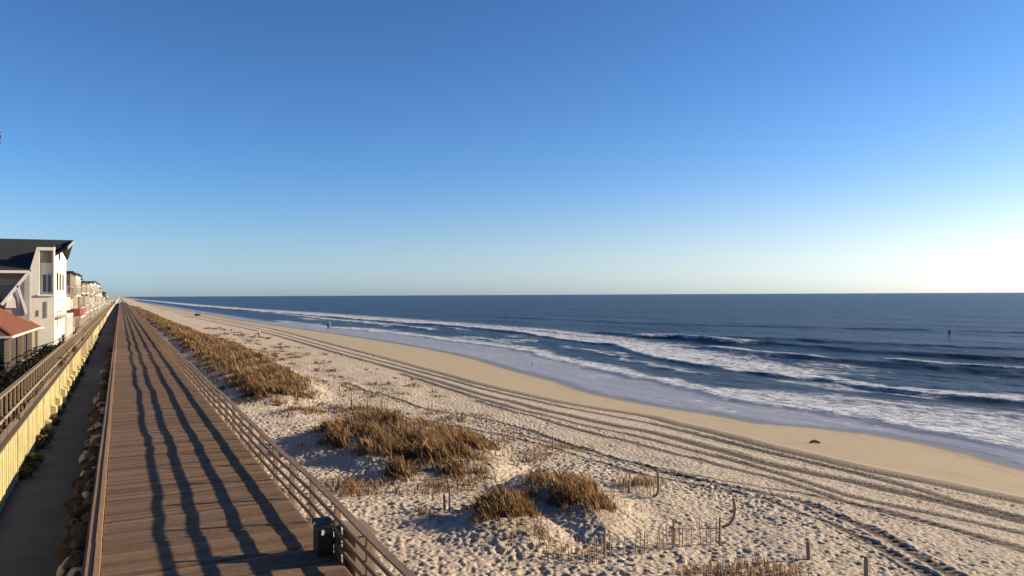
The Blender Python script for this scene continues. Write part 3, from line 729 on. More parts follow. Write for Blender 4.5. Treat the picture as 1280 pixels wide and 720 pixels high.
# ------------------------------------------------------------------ pavilion with rust roof
def pavilion():
    A, B_, C_ = (Vector(un(*q, 3.15)) for q in ((15, 420), (49, 409), (64, 407.5)))
    P_ = Vector(atY(-79, 354, 72)); A2 = A+Vector((-13, .5, 0)); C2 = C_+Vector((-14, 4, 0))
    o0 = Vector((A.x, A.y, .75))
    root = empty('garden_pavilion', o0, 'open pavilion with broad rust red hipped roof and pale posts behind the hedge', 'pavilion')
    m_ = MB(); E_ = [A2, A, B_, C_, C2]
    for i in range(5): m_.poly([q-o0 for q in (E_[i], E_[(i+1) % 5], P_)])
    m_.poly([q-o0 for q in E_[::-1]]); r = m_.build('roof', M['roofred'], root)
    g = MB(); dz = Vector((0, 0, -.07))
    for i in range(4): g.bar(E_[i]-o0+dz, E_[i+1]-o0+dz, .08, .15)
    g.build('gutter', M['palepost'], r)
    h_ = MB()
    for q in (A, B_, C_): h_.bar(q-o0+Vector((0, 0, .03)), P_-o0+Vector((0, 0, .03)), .16, .06)
    h_.build('ridge_cap', M['roofred'], r)
    mid = A.lerp(B_, .40); m2 = A.lerp(B_, .75)
    for q in (A, mid, m2, B_, C_, A+Vector((-4, .2, 0)), A+Vector((-8, .3, 0))):
        MB().box(Vector((q.x-.30, q.y+.1, .7))-o0, Vector((q.x-.12, q.y+.28, 3.08))-o0).build('post', M['palewood'], root)
    for a, b_ in ((A, mid), (mid, m2), (m2, B_)):
        MB().bar(Vector((a.x-.5, a.y+.6, 2.0))-o0, Vector((b_.x-.5, b_.y-.4, 2.0))-o0, .05, 2.1).build('screen', M['shade'], root)
    MB().box(Vector((A.x-12, A.y+.7, .9))-o0, Vector((A.x-.8, A.y+.76, 3.05))-o0).build('screen', M['shade'], root)
    MB().bar(Vector((mid.x-.12, mid.y, 1.1))-o0, Vector((B_.x-.12, B_.y, 1.1))-o0, .08, .1).build('sill', M['palepost'], root)
    MB().box(Vector((A.x-12, A.y, .74))-o0, Vector((A.x-.1, C_.y, .84))-o0).build('floor', M['darkwood'], root)
pavilion()

# ------------------------------------------------------------------ windows
def window(root, o0, x, y, z, w_, h_, face='S', frame=None, mull=1):
    f = MB(); t = .06; d = .05
    fr = frame or M['white']
    def B(mb_, a, b_, z0, z1, d0, d1):
        if face == 'S': mb_.box(Vector((x+a, y-d1, z+z0))-o0, Vector((x+b_, y-d0, z+z1))-o0)
        else: mb_.box(Vector((x+d0, y+a, z+z0))-o0, Vector((x+d1, y+b_, z+z1))-o0)
    B(f, 0, t, 0, h_, .004, d); B(f, w_-t, w_, 0, h_, .004, d); B(f, t, w_-t, 0, t, .004, d); B(f, t, w_-t, h_-t, h_, .004, d)
    for k in range(mull): c = w_*(k+1)/(mull+1); B(f, c-.025, c+.025, t, h_-t, .004, d-.01)
    wo = f.build('window', fr, root)
    g = MB(); B(g, t, w_-t, t, h_-t, .006, .02); g.build('pane', M['glass'], wo)
    return wo

# ------------------------------------------------------------------ near white house
def white_house():
    Ys = 76.0
    def P(px, py, Y=Ys): return Vector(atY(px, py, Y))
    xr = P(68, 372)[0]; xl_ = P(37, 372)[0]; zt = P(60, 309)[2]
    o0 = Vector((xr, Ys, .75))
    root = empty('beach_house', o0, 'large cream beach house with steep dark roof and tall recessed seaward window', 'house')
    b0 = P(37, 338); t0 = P(46, 308); yE = 92.0
    # seaward strip of the south face, its left edge following the roof, with an opening for the loggia
    ox0, ox1, oz0, oz1 = P(49.5, 372)[0], P(66.5, 372)[0], P(60, 368)[2], P(60, 313)[2]
    w_ = MB()
    w_.prism([p-o0 for p in (Vector((xl_, Ys, .7)), Vector((ox0, Ys, .7)), Vector((ox0, Ys, zt)), Vector((t0[0], Ys, zt)), Vector((b0[0], Ys, b0[2])))], (0, .25, 0))
    w_.box(Vector((ox0, Ys, .7))-o0, Vector((ox1, Ys+.25, oz0))-o0); w_.box(Vector((ox0, Ys, oz1))-o0, Vector((ox1, Ys+.25, zt))-o0)
    w_.box(Vector((ox1, Ys, .7))-o0, Vector((xr, Ys+.25, zt))-o0)
    w_.box(Vector((ox0-.1, Ys+.45, .7))-o0, Vector((ox1+.1, Ys+.65, zt))-o0)            # back of the loggia
    w_.box(Vector((ox0-.12, Ys+.25, oz0-.3))-o0, Vector((ox1+.12, Ys+.449, oz0-.02))-o0)
    w_.prism([Vector(p)-o0 for p in ((xr-.2, Ys+.25, .7), (xr-.2, yE, .7), (xr-.2, yE, zt-.3), (xr-.2, Ys+5.5, zt+.5), (xr-.2, Ys+.25, zt))], (.2, 0, 0))  # east wall
    w_.box(Vector((xl_-14, Ys+2.8, .7))-o0, Vector((xl_+.2, Ys+3.0, b0[2]+.1))-o0)
    w_.box(Vector((xl_, Ys+.25, .7))-o0, Vector((xl_+.2, Ys+3.0, b0[2]))-o0)
    w_.box(Vector((xl_-14, yE-.2, .7))-o0, Vector((xr-.2, yE, 8.5))-o0)
    w_.build('wall', M['cream'], root)
    s_ = MB(); s_.prism([Vector(p)-o0 for p in ((ox0, Ys+.26, oz1-.02), (ox0, Ys+.44, oz1-1.0), (ox0, Ys+.44, oz1-.02))], (ox1-ox0, 0, 0)); s_.build('soffit', M['soffit'], root)
    # roof: long plane rising from the south eave to the ridge, then falling north
    ridge_y = Ys+5.5; rzv = P(60, 299.5, ridge_y)[2]; tipx = P(92, 299.5, ridge_y)[0]
    ez = b0[2]; ey = Ys-.15
    def slope(y): return ez+(rzv-ez)*(y-ey)/(ridge_y-ey)
    r_ = MB(); th = .22
    r_.prism([Vector(p)-o0 for p in ((xl_-14, ey, ez), (b0[0], ey, ez), (t0[0]+.05, ey+ (ridge_y-ey)*.0+.9, slope(ey+.9)+.12), (tipx-.25, Ys+.4, zt+.10), (tipx, ridge_y, rzv), (xl_-14, ridge_y, rzv))], (0, 0, -th))
    r_.prism([Vector(p)-o0 for p in ((xl_-14, ridge_y+.004, rzv), (tipx, ridge_y+.004, rzv), (xr+.15, yE+.6, zt-.1), (xl_-14, yE+.6, zt-.1))], (0, 0, -th))
    r_.build('roof', M['roofdark'], root)
    MB().bar(Vector((xl_-14, ey-.05, ez-.12))-o0, Vector((b0[0], ey-.05, ez-.12))-o0, .06, .22).build('fascia', M['white'], root)
    MB().bar(Vector((tipx+.04, ridge_y, rzv-.10))-o0, Vector((tipx-.2, Ys+.4, zt-.02))-o0, .07, .26).build('barge_board', M['soffit'], root)
    window(root, o0, ox0+.12, Ys+.45, P(60, 366)[2], (ox1-ox0)-.2, P(60, 342)[2]-P(60, 366)[2], 'S', M['white'], 1)
    MB().box(Vector((ox0-.15, Ys-.12, oz0-.14))-o0, Vector((ox1+.1, Ys-.003, oz0-.02))-o0).build('sill', M['white'], root)
    # lower left: wide glazed band, and the pale gable of a porch leaning on it
    for k in range(3): window(root, o0, xl_-2.5-2.6*k, Ys+2.8, 5.1, 2.4, 1.6, 'S', M['white'], 1)
    MB().box(Vector((xl_-14, Ys+2.60, 6.85))-o0, Vector((xl_, Ys+2.79, 7.15))-o0).build('trim', M['white'], root)
    g = MB(); yg = Ys-1.2
    a = P(37, 339, yg); c = P(2, 381, yg); d_ = P(33, 390, yg)
    g.bar(a-o0, c-o0, .10, .22); g.bar(P(22, 357, yg)-o0, P(33, 392, yg)-o0, .10, .18); g.bar(P(38, 341, yg)-o0, P(38, 392, yg)-o0, .06, .10)
    g.build('porch_brace', M['white'], root)
    MB().prism([q-o0 for q in (P(35, 343, yg+.15), P(5, 380, yg+.15), P(4, 420, yg+.15), P(37, 420, yg+.15), P(37, 343, yg+.15))], (0, .12, 0)).build('porch_gable', M['siding_grey'], root)
    MB().prism([q-o0 for q in (P(15, 368, yg+.04), P(9, 374, yg+.04), P(7, 385, yg+.04), P(20, 385, yg+.04), P(19, 374, yg+.04))], (0, .08, 0)).build('porch_panel', M['white'], root)
    # seaward face: windows, shutters, balcony
    for k, (y, z) in enumerate(((78.5, 6.2), (82, 6.2), (86, 6.2), (78.5, 3.0), (82, 3.0), (86, 3.0), (81, 8.9))):
        window(root, o0, xr, y, z, 1.3, 1.5, 'E', M['black'] if z > 6 else M['white'], 1)
    for k, (y, z) in enumerate(((79, 4.6), (82.5, 4.6))):
        bl = MB(); bl.box(Vector((xr, y-.5, z-.15))-o0, Vector((xr+.75, y+2.3, z))-o0)
        q = bl.build('balcony', M['cream'], root)
        rr_ = MB(); rr_.box(Vector((xr+.68, y-.5, z+.9))-o0, Vector((xr+.74, y+2.3, z+.97))-o0)
        for j in range(15): rr_.box(Vector((xr+.69, y-.5+.19*j, z))-o0, Vector((xr+.73, y-.45+.19*j, z+.9))-o0)
        rr_.build('railing', M['white'], q)
    MB().box(Vector((xr, 77, 9.6))-o0, Vector((xr+.35, 80.5, 10.0))-o0).build('lamp_box', M['black'], root)
    m_ = MB(); m_.box(Vector((xr+.003, Ys+.1, 3.9))-o0, Vector((xr+.9, yE-6, 4.1))-o0)
    m_.build('deck', M['white'], root)
    for y in (76.6, 79.5, 82.5, 85.5): MB().box(Vector((xr+.7, y, .7))-o0, Vector((xr+.88, y+.18, 3.9))-o0).build('deck_post', M['white'], root)
    MB().box(Vector((P(57, 372)[0], Ys-.06, P(0, 398)[2]))-o0, Vector((P(59.5, 372)[0], Ys-.003, P(0, 377)[2]))-o0).build('drain_pipe', M['siding_grey'], root)
    MB().box(Vector((P(48, 372)[0], Ys-.06, P(0, 396)[2]))-o0, Vector((P(49, 372)[0], Ys-.003, P(0, 388)[2]))-o0).build('vent', M['siding_grey'], root)
white_house()

# ------------------------------------------------------------------ row of houses beyond
HK = 0
def far_house(y0, y1, xf, zt, wallm, topm, label, roof='flat', decks=2, extra=None, trim='palepost'):
    global HK; HK += 1
    r = random.Random(HK*13); o0 = Vector((xf, y0, .75)); root = empty('beach_house', o0, label, 'house', 'houses in the row along the boardwalk')
    st = (zt-.75)/3; T = M[trim]; xb = xf-11
    m_ = MB(); m_.box(Vector((xb, y0, .7))-o0, Vector((xf, y1, .75+2*st))-o0); m_.build('wall', wallm, root)
    ux = xf-r.choice((.4, 1.2)); m_ = MB(); m_.box(Vector((xb, y0+.15, .755+2*st))-o0, Vector((ux, y1-.15, zt))-o0); m_.build('upper_storey', topm, root)
    if roof == 'flat':
        MB().box(Vector((xb-.3, y0-.25, zt+.004))-o0, Vector((ux+.35, y1+.25, zt+.22))-o0).build('roof', M['roofdark'], root)
    else:
        MB().prism([Vector(p)-o0 for p in ((xb-.3, y0-.3, zt), (ux+.4, y0-.3, zt), ((xb+ux)/2, y0-.3, zt+1.6))], (0, y1-y0+.6, 0)).build('roof', M['roofgrey'], root)
    nb_ = max(2, int((y1-y0)/3.2))
    for s in range(3):
        zz = .75+s*st+.75; fx = ux if s == 2 else xf
        for k in range(nb_):
            yy = y0+.6+k*(y1-y0-1.0)/nb_
            window(root, o0, fx, yy, zz, 1.5, 1.45, 'E', T, 1)
        for k in range(2): window(root, o0, (fx if s < 2 else ux)-1.9-2.4*k, y0+(.15 if s == 2 else 0), zz, 1.2, 1.4, 'S', T, 1)
    for s in range(1, decks+1):
        zz = .75+s*st; dd = 1.5 if s == 1 else 1.0
        q = MB().box(Vector((xf+.003, y0+.2, zz-.2))-o0, Vector((xf+dd, y1-.3, zz+.0))-o0).build('balcony', T, root)
        g = MB(); g.box(Vector((xf+dd-.07, y0+.2, zz+.95))-o0, Vector((xf+dd, y1-.3, zz+1.03))-o0); g.box(Vector((xf, y0+.2, zz+.95))-o0, Vector((xf+dd, y0+.27, zz+1.03))-o0)
        n2 = int((y1-y0)/.5)
        for j in range(n2): g.box(Vector((xf+dd-.06, y0+.25+j*.49, zz))-o0, Vector((xf+dd-.01, y0+.31+j*.49, zz+.95))-o0)
        for j in range(4): g.box(Vector((xf+.1+j*.32, y0+.21, zz))-o0, Vector((xf+.16+j*.32, y0+.26, zz+.95))-o0)
        g.build('railing', T, q)
    np_ = max(2, int((y1-y0)/4))
    for k in range(np_+1):
        yy = y0+.3+k*(y1-y0-.8)/np_
        MB().box(Vector((xf+1.3, yy, .7))-o0, Vector((xf+1.46, yy+.16, .75+st-.2))-o0).build('post', T, root)
    if extra == 'red':
        q = MB()
        for j in range(4):
            q.box(Vector((xf+1.51, y0+.5+3.1*j, .75+st+.05))-o0, Vector((xf+1.56, y0+3.2+3.1*j, .75+st+.92))-o0)
        q.box(Vector((xf-1.4, y0-.06, .75+st+.05))-o0, Vector((xf+1.4, y0-.01, .75+st+.92))-o0)
        q.build('banner', M['redcloth'], root)
        q = MB()
        for j in range(5): q.box(Vector((xf-2.0+j*.72, y0-.22, .7))-o0, Vector((xf-1.6+j*.72, y0-.08, .75+st-.2))-o0)
        q.build('panel', M['pinkpaint'], root)
    return root
XF = -5.6
far_house(106, 120, XF, 8.4, M['cream'], M['shingle'], 'three storey beach house with brown shingled top floor and red banners on its balcony', 'flat', 2, 'red')
far_house(124, 137, XF-.1, 8.9, M['pinkpaint'], M['shingle'], 'tan beach house with boxy brown upper storey and dark flat roof', 'flat', 2)
far_house(141, 155, XF-.1, 9.0, M['shingle'], M['cream'], 'brown shingled beach house with a cream upper storey behind the brown topped ones', 'flat', 2)
far_house(160, 176, XF, 8.9, M['tan'], M['siding_grey'], 'tan beach house with grey upper storey halfway along the row', 'flat', 2)
far_house(182, 200, XF+.1, 8.6, M['cream'], M['shingle'], 'cream beach house with dark brown flat topped upper floor in the middle of the row', 'flat', 2)
far_house(206, 224, XF, 8.8, M['cream'], M['cream'], 'all cream three storey beach house with dark flat roof further down the row', 'flat', 2)
far_house(232, 252, XF, 9.4, M['siding_grey'], M['white'], 'grey beach house with white top floor and dark roof edge', 'flat', 1)
far_house(262, 284, XF+.1, 9.3, M['cream'], M['cream'], 'plain cream beach house with dark flat roof at the end of the visible cluster', 'flat', 1)
far_house(300, 325, XF, 8.4, M['tan'], M['tan'], 'small distant tan beach house with a gabled roof', 'gable', 1)
far_house(350, 380, XF, 7.6, M['white'], M['siding_grey'], 'small distant white beach house with a gabled roof and grey top', 'gable', 1)
far_house(420, 460, XF, 7.6, M['shingle'], M['shingle'], 'tiny distant brown shingled beach house with a gabled roof', 'gable', 1)
far_house(520, 570, XF, 7.2, M['siding_grey'], M['tan'], 'farthest tiny grey beach house near the end of the boardwalk', 'gable', 1)

# ------------------------------------------------------------------ flagpole just off the left edge, tip of the flag in view
fp = atY(-9, 372, 60)
root = empty('flagpole', (fp[0], 60, .75), 'flag on a tall pole above the garden at the left edge', 'flag')
MB().tube([(0, 0, 0), (0, 0, 8), (0, 0, 16.4)], [.09, .07, .04], 10).build('pole', M['metal'], root)
fx = atY(1.6, 175, 60)[0]-fp[0]; m_ = MB(); zt = atY(0, 164, 60)[2]-.75; 
for i in range(7):
    m_.mi = i % 2; h0 = zt-.2*i
    m_.prism([(0.05, 0, h0), (fx*.6, .06, h0-.02), (fx-.015*i, 0, h0-.03), (fx-.015*i, 0, h0-.22), (fx*.6, .06, h0-.21), (.05, 0, h0-.19)], (0, .012, 0))
m_.build('flag', [M['white'], M['redcloth']], root)

# ------------------------------------------------------------------ dune grass (one growing mass)
def build_grass():
    V = []; 
    for (P, s), mult in zip(PATCH, (1.0, .6, 1.25, 1.35, 1.3, .30, .7, .5)):
        Pn = np.array(P); x0, y0 = Pn.min(0); x1, y1 = Pn.max(0)
        n_try = int(420000*mult) if (y1-y0) > 60 else int(60000*mult*max(.25, (x1-x0)*(y1-y0)/90))
        x = rng.uniform(x0-.5, x1+.5, n_try); y = rng.uniform(y0-.5, y1+.5, n_try)
        if (y1-y0) > 60: # far belt: fewer, wider blades with distance
            u = rng.uniform(0, 1, n_try); y = y0-.5+(y1-y0+1)*u**2.2
        d = dpoly(x, y, P); ins = inpoly(x, y, P); sd_ = np.where(ins, d, -d)+1.5*fbm(x*.7, y*.4, 77, 3)
        clump = fbm(x*1.1, y*.9, 55, 3)+.5*fbm(x*3.1, y*3.1, 58, 2)
        dens = (.03+.97*sstep(-.05, .34, clump))*sstep(-.6, .9, sd_+.5*fbm(x*2.2, y*1.6, 91, 2))
        if (y1-y0) > 60: dens = dens*.5
        keep = rng.uniform(0, 1, n_try) < dens*(.5 if s < .45 else 1)
        x, y, sd2, cl = x[keep], y[keep], sd_[keep], clump[keep]
        z, _ = height(x, y)
        dist = np.hypot(x, y)
        hgt = (.17+.50*rng.uniform(0, 1, len(x))**2.2)*(.35+.65*sstep(-.3, 1.6, sd2))*(.8+.5*sstep(-.3, .5, cl))*(s if s > .6 else .55)
        wd = (.006+.00033*dist)*rng.uniform(.6, 1.3, len(x))
        a = rng.uniform(0, 2*np.pi, len(x)); le = rng.uniform(.1, .9, len(x))*hgt; la = rng.normal(2.6, .9, len(x))
        ca, sa = np.cos(a)*wd, np.sin(a)*wd
        mxx, myy = x+np.cos(la)*le*.35, y+np.sin(la)*le*.35
        tx, ty = x+np.cos(la)*le, y+np.sin(la)*le
        q = np.stack([np.stack([x-ca, y-sa, z-.03], -1), np.stack([x+ca, y+sa, z-.03], -1),
                      np.stack([mxx+ca*.9, myy+sa*.9, z+hgt*.62], -1), np.stack([tx, ty, z+hgt], -1), np.stack([mxx-ca*.9, myy-sa*.9, z+hgt*.62], -1)], 1)
        V.append(q)
    # sparse tufts over the dune and thin stalks bottom right
    for (cx, cy, rx_, ry_, n_, hh) in [(*gpt(905, 716)[:2], 1.9, .5, 190, .30), (*gpt(962, 722)[:2], 1.2, .4, 120, .32), (*gpt(452, 540)[:2], 1.5, 2, 200, .35), (*gpt(700, 560)[:2], 1.5, .8, 160, .3), (*gpt(560, 610)[:2], 2.0, .8, 260, .3), (*gpt(800, 606)[:2], 1.0, .5, 250, .35), (*gpt(700, 690)[:2], 1.5, .8, 120, .22)]:
        x = rng.normal(cx, rx_*.5, n_); y = rng.normal(cy, ry_*.5, n_); z, _ = height(x, y)
        hgt = hh*rng.uniform(.4, 1.1, n_); wd = .012*rng.uniform(.6, 1.2, n_); a = rng.uniform(0, 6.28, n_); la = rng.uniform(0, 6.28, n_); le = hgt*.25
        ca, sa = np.cos(a)*wd, np.sin(a)*wd
        V.append(np.stack([np.stack([x-ca, y-sa, z-.03], -1), np.stack([x+ca, y+sa, z-.03], -1), np.stack([x+ca+np.cos(la)*le*.4, y+sa+np.sin(la)*le*.4, z+hgt*.6], -1), np.stack([x+np.cos(la)*le, y+np.sin(la)*le, z+hgt], -1), np.stack([x-ca+np.cos(la)*le*.4, y-sa+np.sin(la)*le*.4, z+hgt*.6], -1)], 1))
    nt_ = 900; ty_ = 26+rng.uniform(0, 1, nt_)**1.6*170; tx_ = 6.5+rng.uniform(0, 1, nt_)**1.3*np.minimum(17, 10+ty_*.1); keep = (fbm(tx_*.35, ty_*.16, 33, 3) > -.05); tx_, ty_ = tx_[keep], ty_[keep]
    for cx, cy in zip(tx_, ty_):
        n_ = int(rng.uniform(8, 40)); r_ = rng.uniform(.08, .35)
        x = rng.normal(cx, r_, n_); y = rng.normal(cy, r_*1.5, n_); z, _ = height(x, y); dd = math.hypot(cx, cy)
        hgt = rng.uniform(.10, .34)*rng.uniform(.5, 1.1, n_); wd = (.006+.0003*dd)*rng.uniform(.6, 1.2, n_); a = rng.uniform(0, 6.28, n_); la = rng.uniform(0, 6.28, n_); le = hgt*.6
        ca, sa = np.cos(a)*wd, np.sin(a)*wd
        V.append(np.stack([np.stack([x-ca, y-sa, z-.03], -1), np.stack([x+ca, y+sa, z-.03], -1), np.stack([x+ca+np.cos(la)*le*.4, y+sa+np.sin(la)*le*.4, z+hgt*.6], -1), np.stack([x+np.cos(la)*le, y+np.sin(la)*le, z+hgt], -1), np.stack([x-ca+np.cos(la)*le*.4, y-sa+np.sin(la)*le*.4, z+hgt*.6], -1)], 1))
    q = np.concatenate(V, 0); n_ = len(q); print('blades', n_)
    me = bpy.data.meshes.new('dune_grass'); me.vertices.add(n_*5); me.vertices.foreach_set('co', q.reshape(-1).astype(np.float32))
    me.loops.add(n_*5); me.loops.foreach_set('vertex_index', np.arange(n_*5, dtype=np.int32))
    me.polygons.add(n_); me.polygons.foreach_set('loop_start', np.arange(0, n_*5, 5, dtype=np.int32)); me.update(calc_edges=True)
    me.materials.append(M['grass']); o = bpy.data.objects.new('dune_grass', me); COL.objects.link(o)
    tag(o, 'dry brown dune grass in ragged patches along the boardwalk', 'grass', kind='stuff')
build_grass()

# ------------------------------------------------------------------ sand fences and posts
def sand_fence(label, pts, hgt, step, posts, curl=None, lean=(0, 0)):
    W = [gpt(*p) for p in pts]; o0 = W[0].copy()
    root = empty('sand_fence', o0, label, 'fence', 'slatted sand fences on the dune')
    seg = [(W[i+1]-W[i]).length for i in range(len(W)-1)]; tot = sum(seg)
    def at(s):
        for i, L_ in enumerate(seg):
            if s <= L_ or i == len(seg)-1: return W[i].lerp(W[i+1], min(1, s/L_))
            s -= L_
    m_ = MB(); s = 0.0; tops = []
    while s < tot:
        p = at(s); h = hgt*random.uniform(.75, 1.08)
        if random.random() < .86:
            t = p+Vector((random.uniform(-.05, .05)+lean[0], random.uniform(-.05, .05)+lean[1], h))
            m_.bar(p-o0+Vector((0, 0, -.1)), t-o0, .027, .010, (1, .3, 0))
        tops.append(p+Vector((0, 0, hgt*.72))); s += step*random.uniform(.8, 1.25)
    m_.build('slats', M['slat'], root)
    if len(tops) > 2:
        wr = MB(); wr.tube([t-o0 for t in tops[::2]], .004, 4); wr.tube([t-o0-Vector((0, 0, hgt*.45)) for t in tops[::2]], .004, 4); wr.build('wire', M['wire'], root)
    for f in posts:
        p = at(f*tot); h = hgt*1.25
        MB().tube([p-o0-Vector((0, 0, .2)), p-o0+Vector((.02, 0, h))], [.035, .03], 7).build('post', M['driftpost'], root)
    if curl:
        c = [gpt(*curl[0])]; base = c[0]; P_ = []
        for (dx, dz) in curl[1]: P_.append(base-o0+Vector((Rv[0]*dx, Rv[1]*dx, dz)))
        MB().tube(P_, [.045]*len(P_), 8).build('end_post', M['driftpost'], root)
    return root
sand_fence('half buried slatted sand fence curving in front of the tall bent post', [(738, 703), (752, 698), (775, 694), (800, 693), (825, 688), (850, 684), (880, 680), (906, 681)], .62, .16, (.12, .62, .97), ((902, 660), [(0, .02), (.22, .10), (.38, .30), (.42, .62), (.37, .92)]))
sand_fence('short slatted sand fence right of the nearest big grass patch, ending in a bent post', [(776, 612), (790, 616), (806, 619), (820, 622)], .5, .13, (.3,), ((816, 622), [(0, .0), (.16, .12), (.20, .35), (.20, .65), (.16, 1.0)]))
sand_fence('row of leaning slats and stakes behind the middle grass patch', [(434, 513), (446, 513), (458, 514), (470, 515), (482, 517)], .85, .32, (.1, .5, .9))
sand_fence('line of low slats half hidden behind the middle grass patch towards the beach', [(500, 520), (540, 528), (580, 538), (625, 552), (640, 556)], .34, .65, (.35,))
sand_fence('row of thin stake tips poking out of sand at the bottom of the view', [(855, 722), (880, 722), (905, 723), (930, 724), (955, 728)], .40, .17, ())
sand_fence('long thin row of spaced stakes beyond the middle grass patch, nearest the tyre tracks', [(488, 502), (540, 514), (600, 532), (660, 553), (720, 574)], .55, .95, (.2, .55, .9))
sand_fence('faint row of leaning slats between the long grass belt and the middle patch', [(412, 492), (424, 498), (434, 503)], .7, .4, (.5,))
def stake(label, px, py, h, r=.05, lx=0.0, name='wooden_post'):
    p = gpt(px, py); m_ = MB(); m_.tube([(0, 0, -.25), (lx*.5, 0, h*.5), (lx, 0, h), (lx, 0, h+.012)], [r, r*.97, r*.93, r*.6], 9)
    o = m_.build(name, M['driftpost']); o.location = p; return tag(o, label, 'post')
stake('stubby weathered post alone in the sand right of the bent fence post', 1011, 699, .46, .06, -.02)
stake('weathered post cut by the bottom edge of the view on the open sand', 1083, 724, .55, .06, 0)
stake('thin tall stake between the two big grass patches', 635, 557, .85, .03, .02)
stake('thin stake just left of the tall one between the grass patches', 615, 553, .5, .025, .0)
stake('short thin stake on the sand behind the middle grass patch', 536, 516, .42, .025, .0)
stake('left stub of a pair of grey posts in the shaded hollow by the boardwalk', 556, 636, .42, .04, -.03)
stake('right and taller of a pair of grey posts in the shaded hollow by the boardwalk', 562, 637, .62, .04, .01)
stake('thin stake standing at the near corner of the right grass patch', 632, 640, .7, .03, -.03)

# ------------------------------------------------------------------ people, dog, buggy, bird, driftwood, boat
def skin_fig(name, V, E, Rr, m, parent=None, root=0, levels=2):
    me = bpy.data.meshes.new(name); me.from_pydata(V, E, []); o = bpy.data.objects.new(name, me); COL.objects.link(o)
    md = o.modifiers.new('skin', 'SKIN'); sv = me.skin_vertices[0].data
    for i, r in enumerate(Rr): sv[i].radius = (r, r) if not isinstance(r, tuple) else r; sv[i].use_root = (i == root)
    md.use_smooth_shade = True
    s = o.modifiers.new('sub', 'SUBSURF'); s.levels = levels; s.render_levels = levels
    me.materials.append(m)
    if parent: o.parent = parent
    return o
def cloth_mat(name, bands):   # clothing colours by height on the body
    m = bpy.data.materials.new(name); m.use_nodes = True; n = m.node_tree.nodes; L = m.node_tree.links; p = n['Principled BSDF']; p.inputs['Roughness'].default_value = .8
    tc = n.new('ShaderNodeTexCoord'); sp = n.new('ShaderNodeSeparateXYZ'); L.new(tc.outputs['Object'], sp.inputs[0])
    dv = n.new('ShaderNodeMath'); dv.operation = 'DIVIDE'; dv.inputs[1].default_value = 2.0; L.new(sp.outputs[2], dv.inputs[0])
    cr = n.new('ShaderNodeValToRGB'); cr.color_ramp.interpolation = 'CONSTANT'; e = cr.color_ramp.elements
    while len(e) > 1: e.remove(e[-1])
    e[0].position = 0; e[0].color = (*bands[0][1], 1)
    for z, c in bands[1:]: x = e.new(z/2); x.color = (*c, 1)
    L.new(dv.outputs[0], cr.inputs[0]); L.new(cr.outputs[0], p.inputs['Base Color']); return m
SKIN = (.42, .26, .18)
def stand_person(loc, rz_, label, bands, h=1.75, arms=0):
    root = empty('person', loc, label, 'person', None, rz_); k = h/1.75
    V = [(0, 0, .95), (0, 0, 1.15), (0, 0, 1.40), (0, .01, 1.50), (0, .01, 1.58), (0, .02, 1.68),
         (.10, 0, .90), (.11, .05, .50), (.12, -.02, .08), (.12, .12, .04), (-.10, 0, .90), (-.12, -.06, .50), (-.12, -.14, .08), (-.12, -.02, .04),
         (.19, 0, 1.38), (.26, .02, 1.12), (.25, .14, .92), (.25, .19, .84), (-.19, 0, 1.38), (-.26, .0, 1.12), (-.25, .10, .92), (-.25, .14, .84)]
    if arms:
        V[15] = (.30, .12, 1.14); V[16] = (.34, .32, 1.22); V[17] = (.34, .39, 1.24)
    E = [(0, 1), (1, 2), (2, 3), (3, 4), (4, 5), (0, 6), (6, 7), (7, 8), (8, 9), (0, 10), (10, 11), (11, 12), (12, 13), (2, 14), (14, 15), (15, 16), (16, 17), (2, 18), (18, 19), (19, 20), (20, 21)]
    Rr = [(.14, .10), (.13, .10), (.16, .10), .055, .075, .095, .085, .06, .045, .04, .085, .06, .045, .04, .06, .045, .035, .035, .06, .045, .035, .035]
    b_ = skin_fig('body', [tuple(c*k for c in v) for v in V], E, [(r[0]*k, r[1]*k) if isinstance(r, tuple) else r*k for r in Rr], cloth_mat('clothes', bands), root)
    hr = MB(); hr.tube([(0, -.01*k, 1.66*k), (0, -.01*k, 1.72*k), (0, 0, 1.785*k)], [.104*k, .10*k, .05*k], 10); hr.build('hair', M['drift'], root)
    return root
p = gpt(323.5, 422.5)
stand_person((p.x, p.y, p.z), 2.2, 'person in a pale top and dark trousers walking a dog on the dry sand', [(0, (.02, .02, .025)), (.90, (.62, .60, .58)), (1.46, SKIN)], 1.62)
p = un(410, 412.3, -2.97)
rt = stand_person((p[0], p[1], -3.0), -1.0, 'person in a dark wetsuit at the water edge holding a white surfboard', [(0, (.015, .016, .02)), (1.50, SKIN)], 1.80, 1)
bd = MB(); pr_ = [(math.sin(t*math.pi)**.6*.27, -1.0+2.0*t) for t in np.linspace(0.01, .99, 13)]
bd.prism([(a, 0, z) for a, z in pr_]+[(-a, 0, z) for a, z in pr_[::-1]], (0, .06, 0))
sbm = bd.build('surfboard', M['white']); c_ = Vector((p[0], p[1], -1.72)); sbm.location = c_+Vector((.30, -.12, -.0)); sbm.rotation_euler = (0, .12, -.45)
tag(sbm, 'white surfboard held upright by the person at the water edge', 'surfboard')
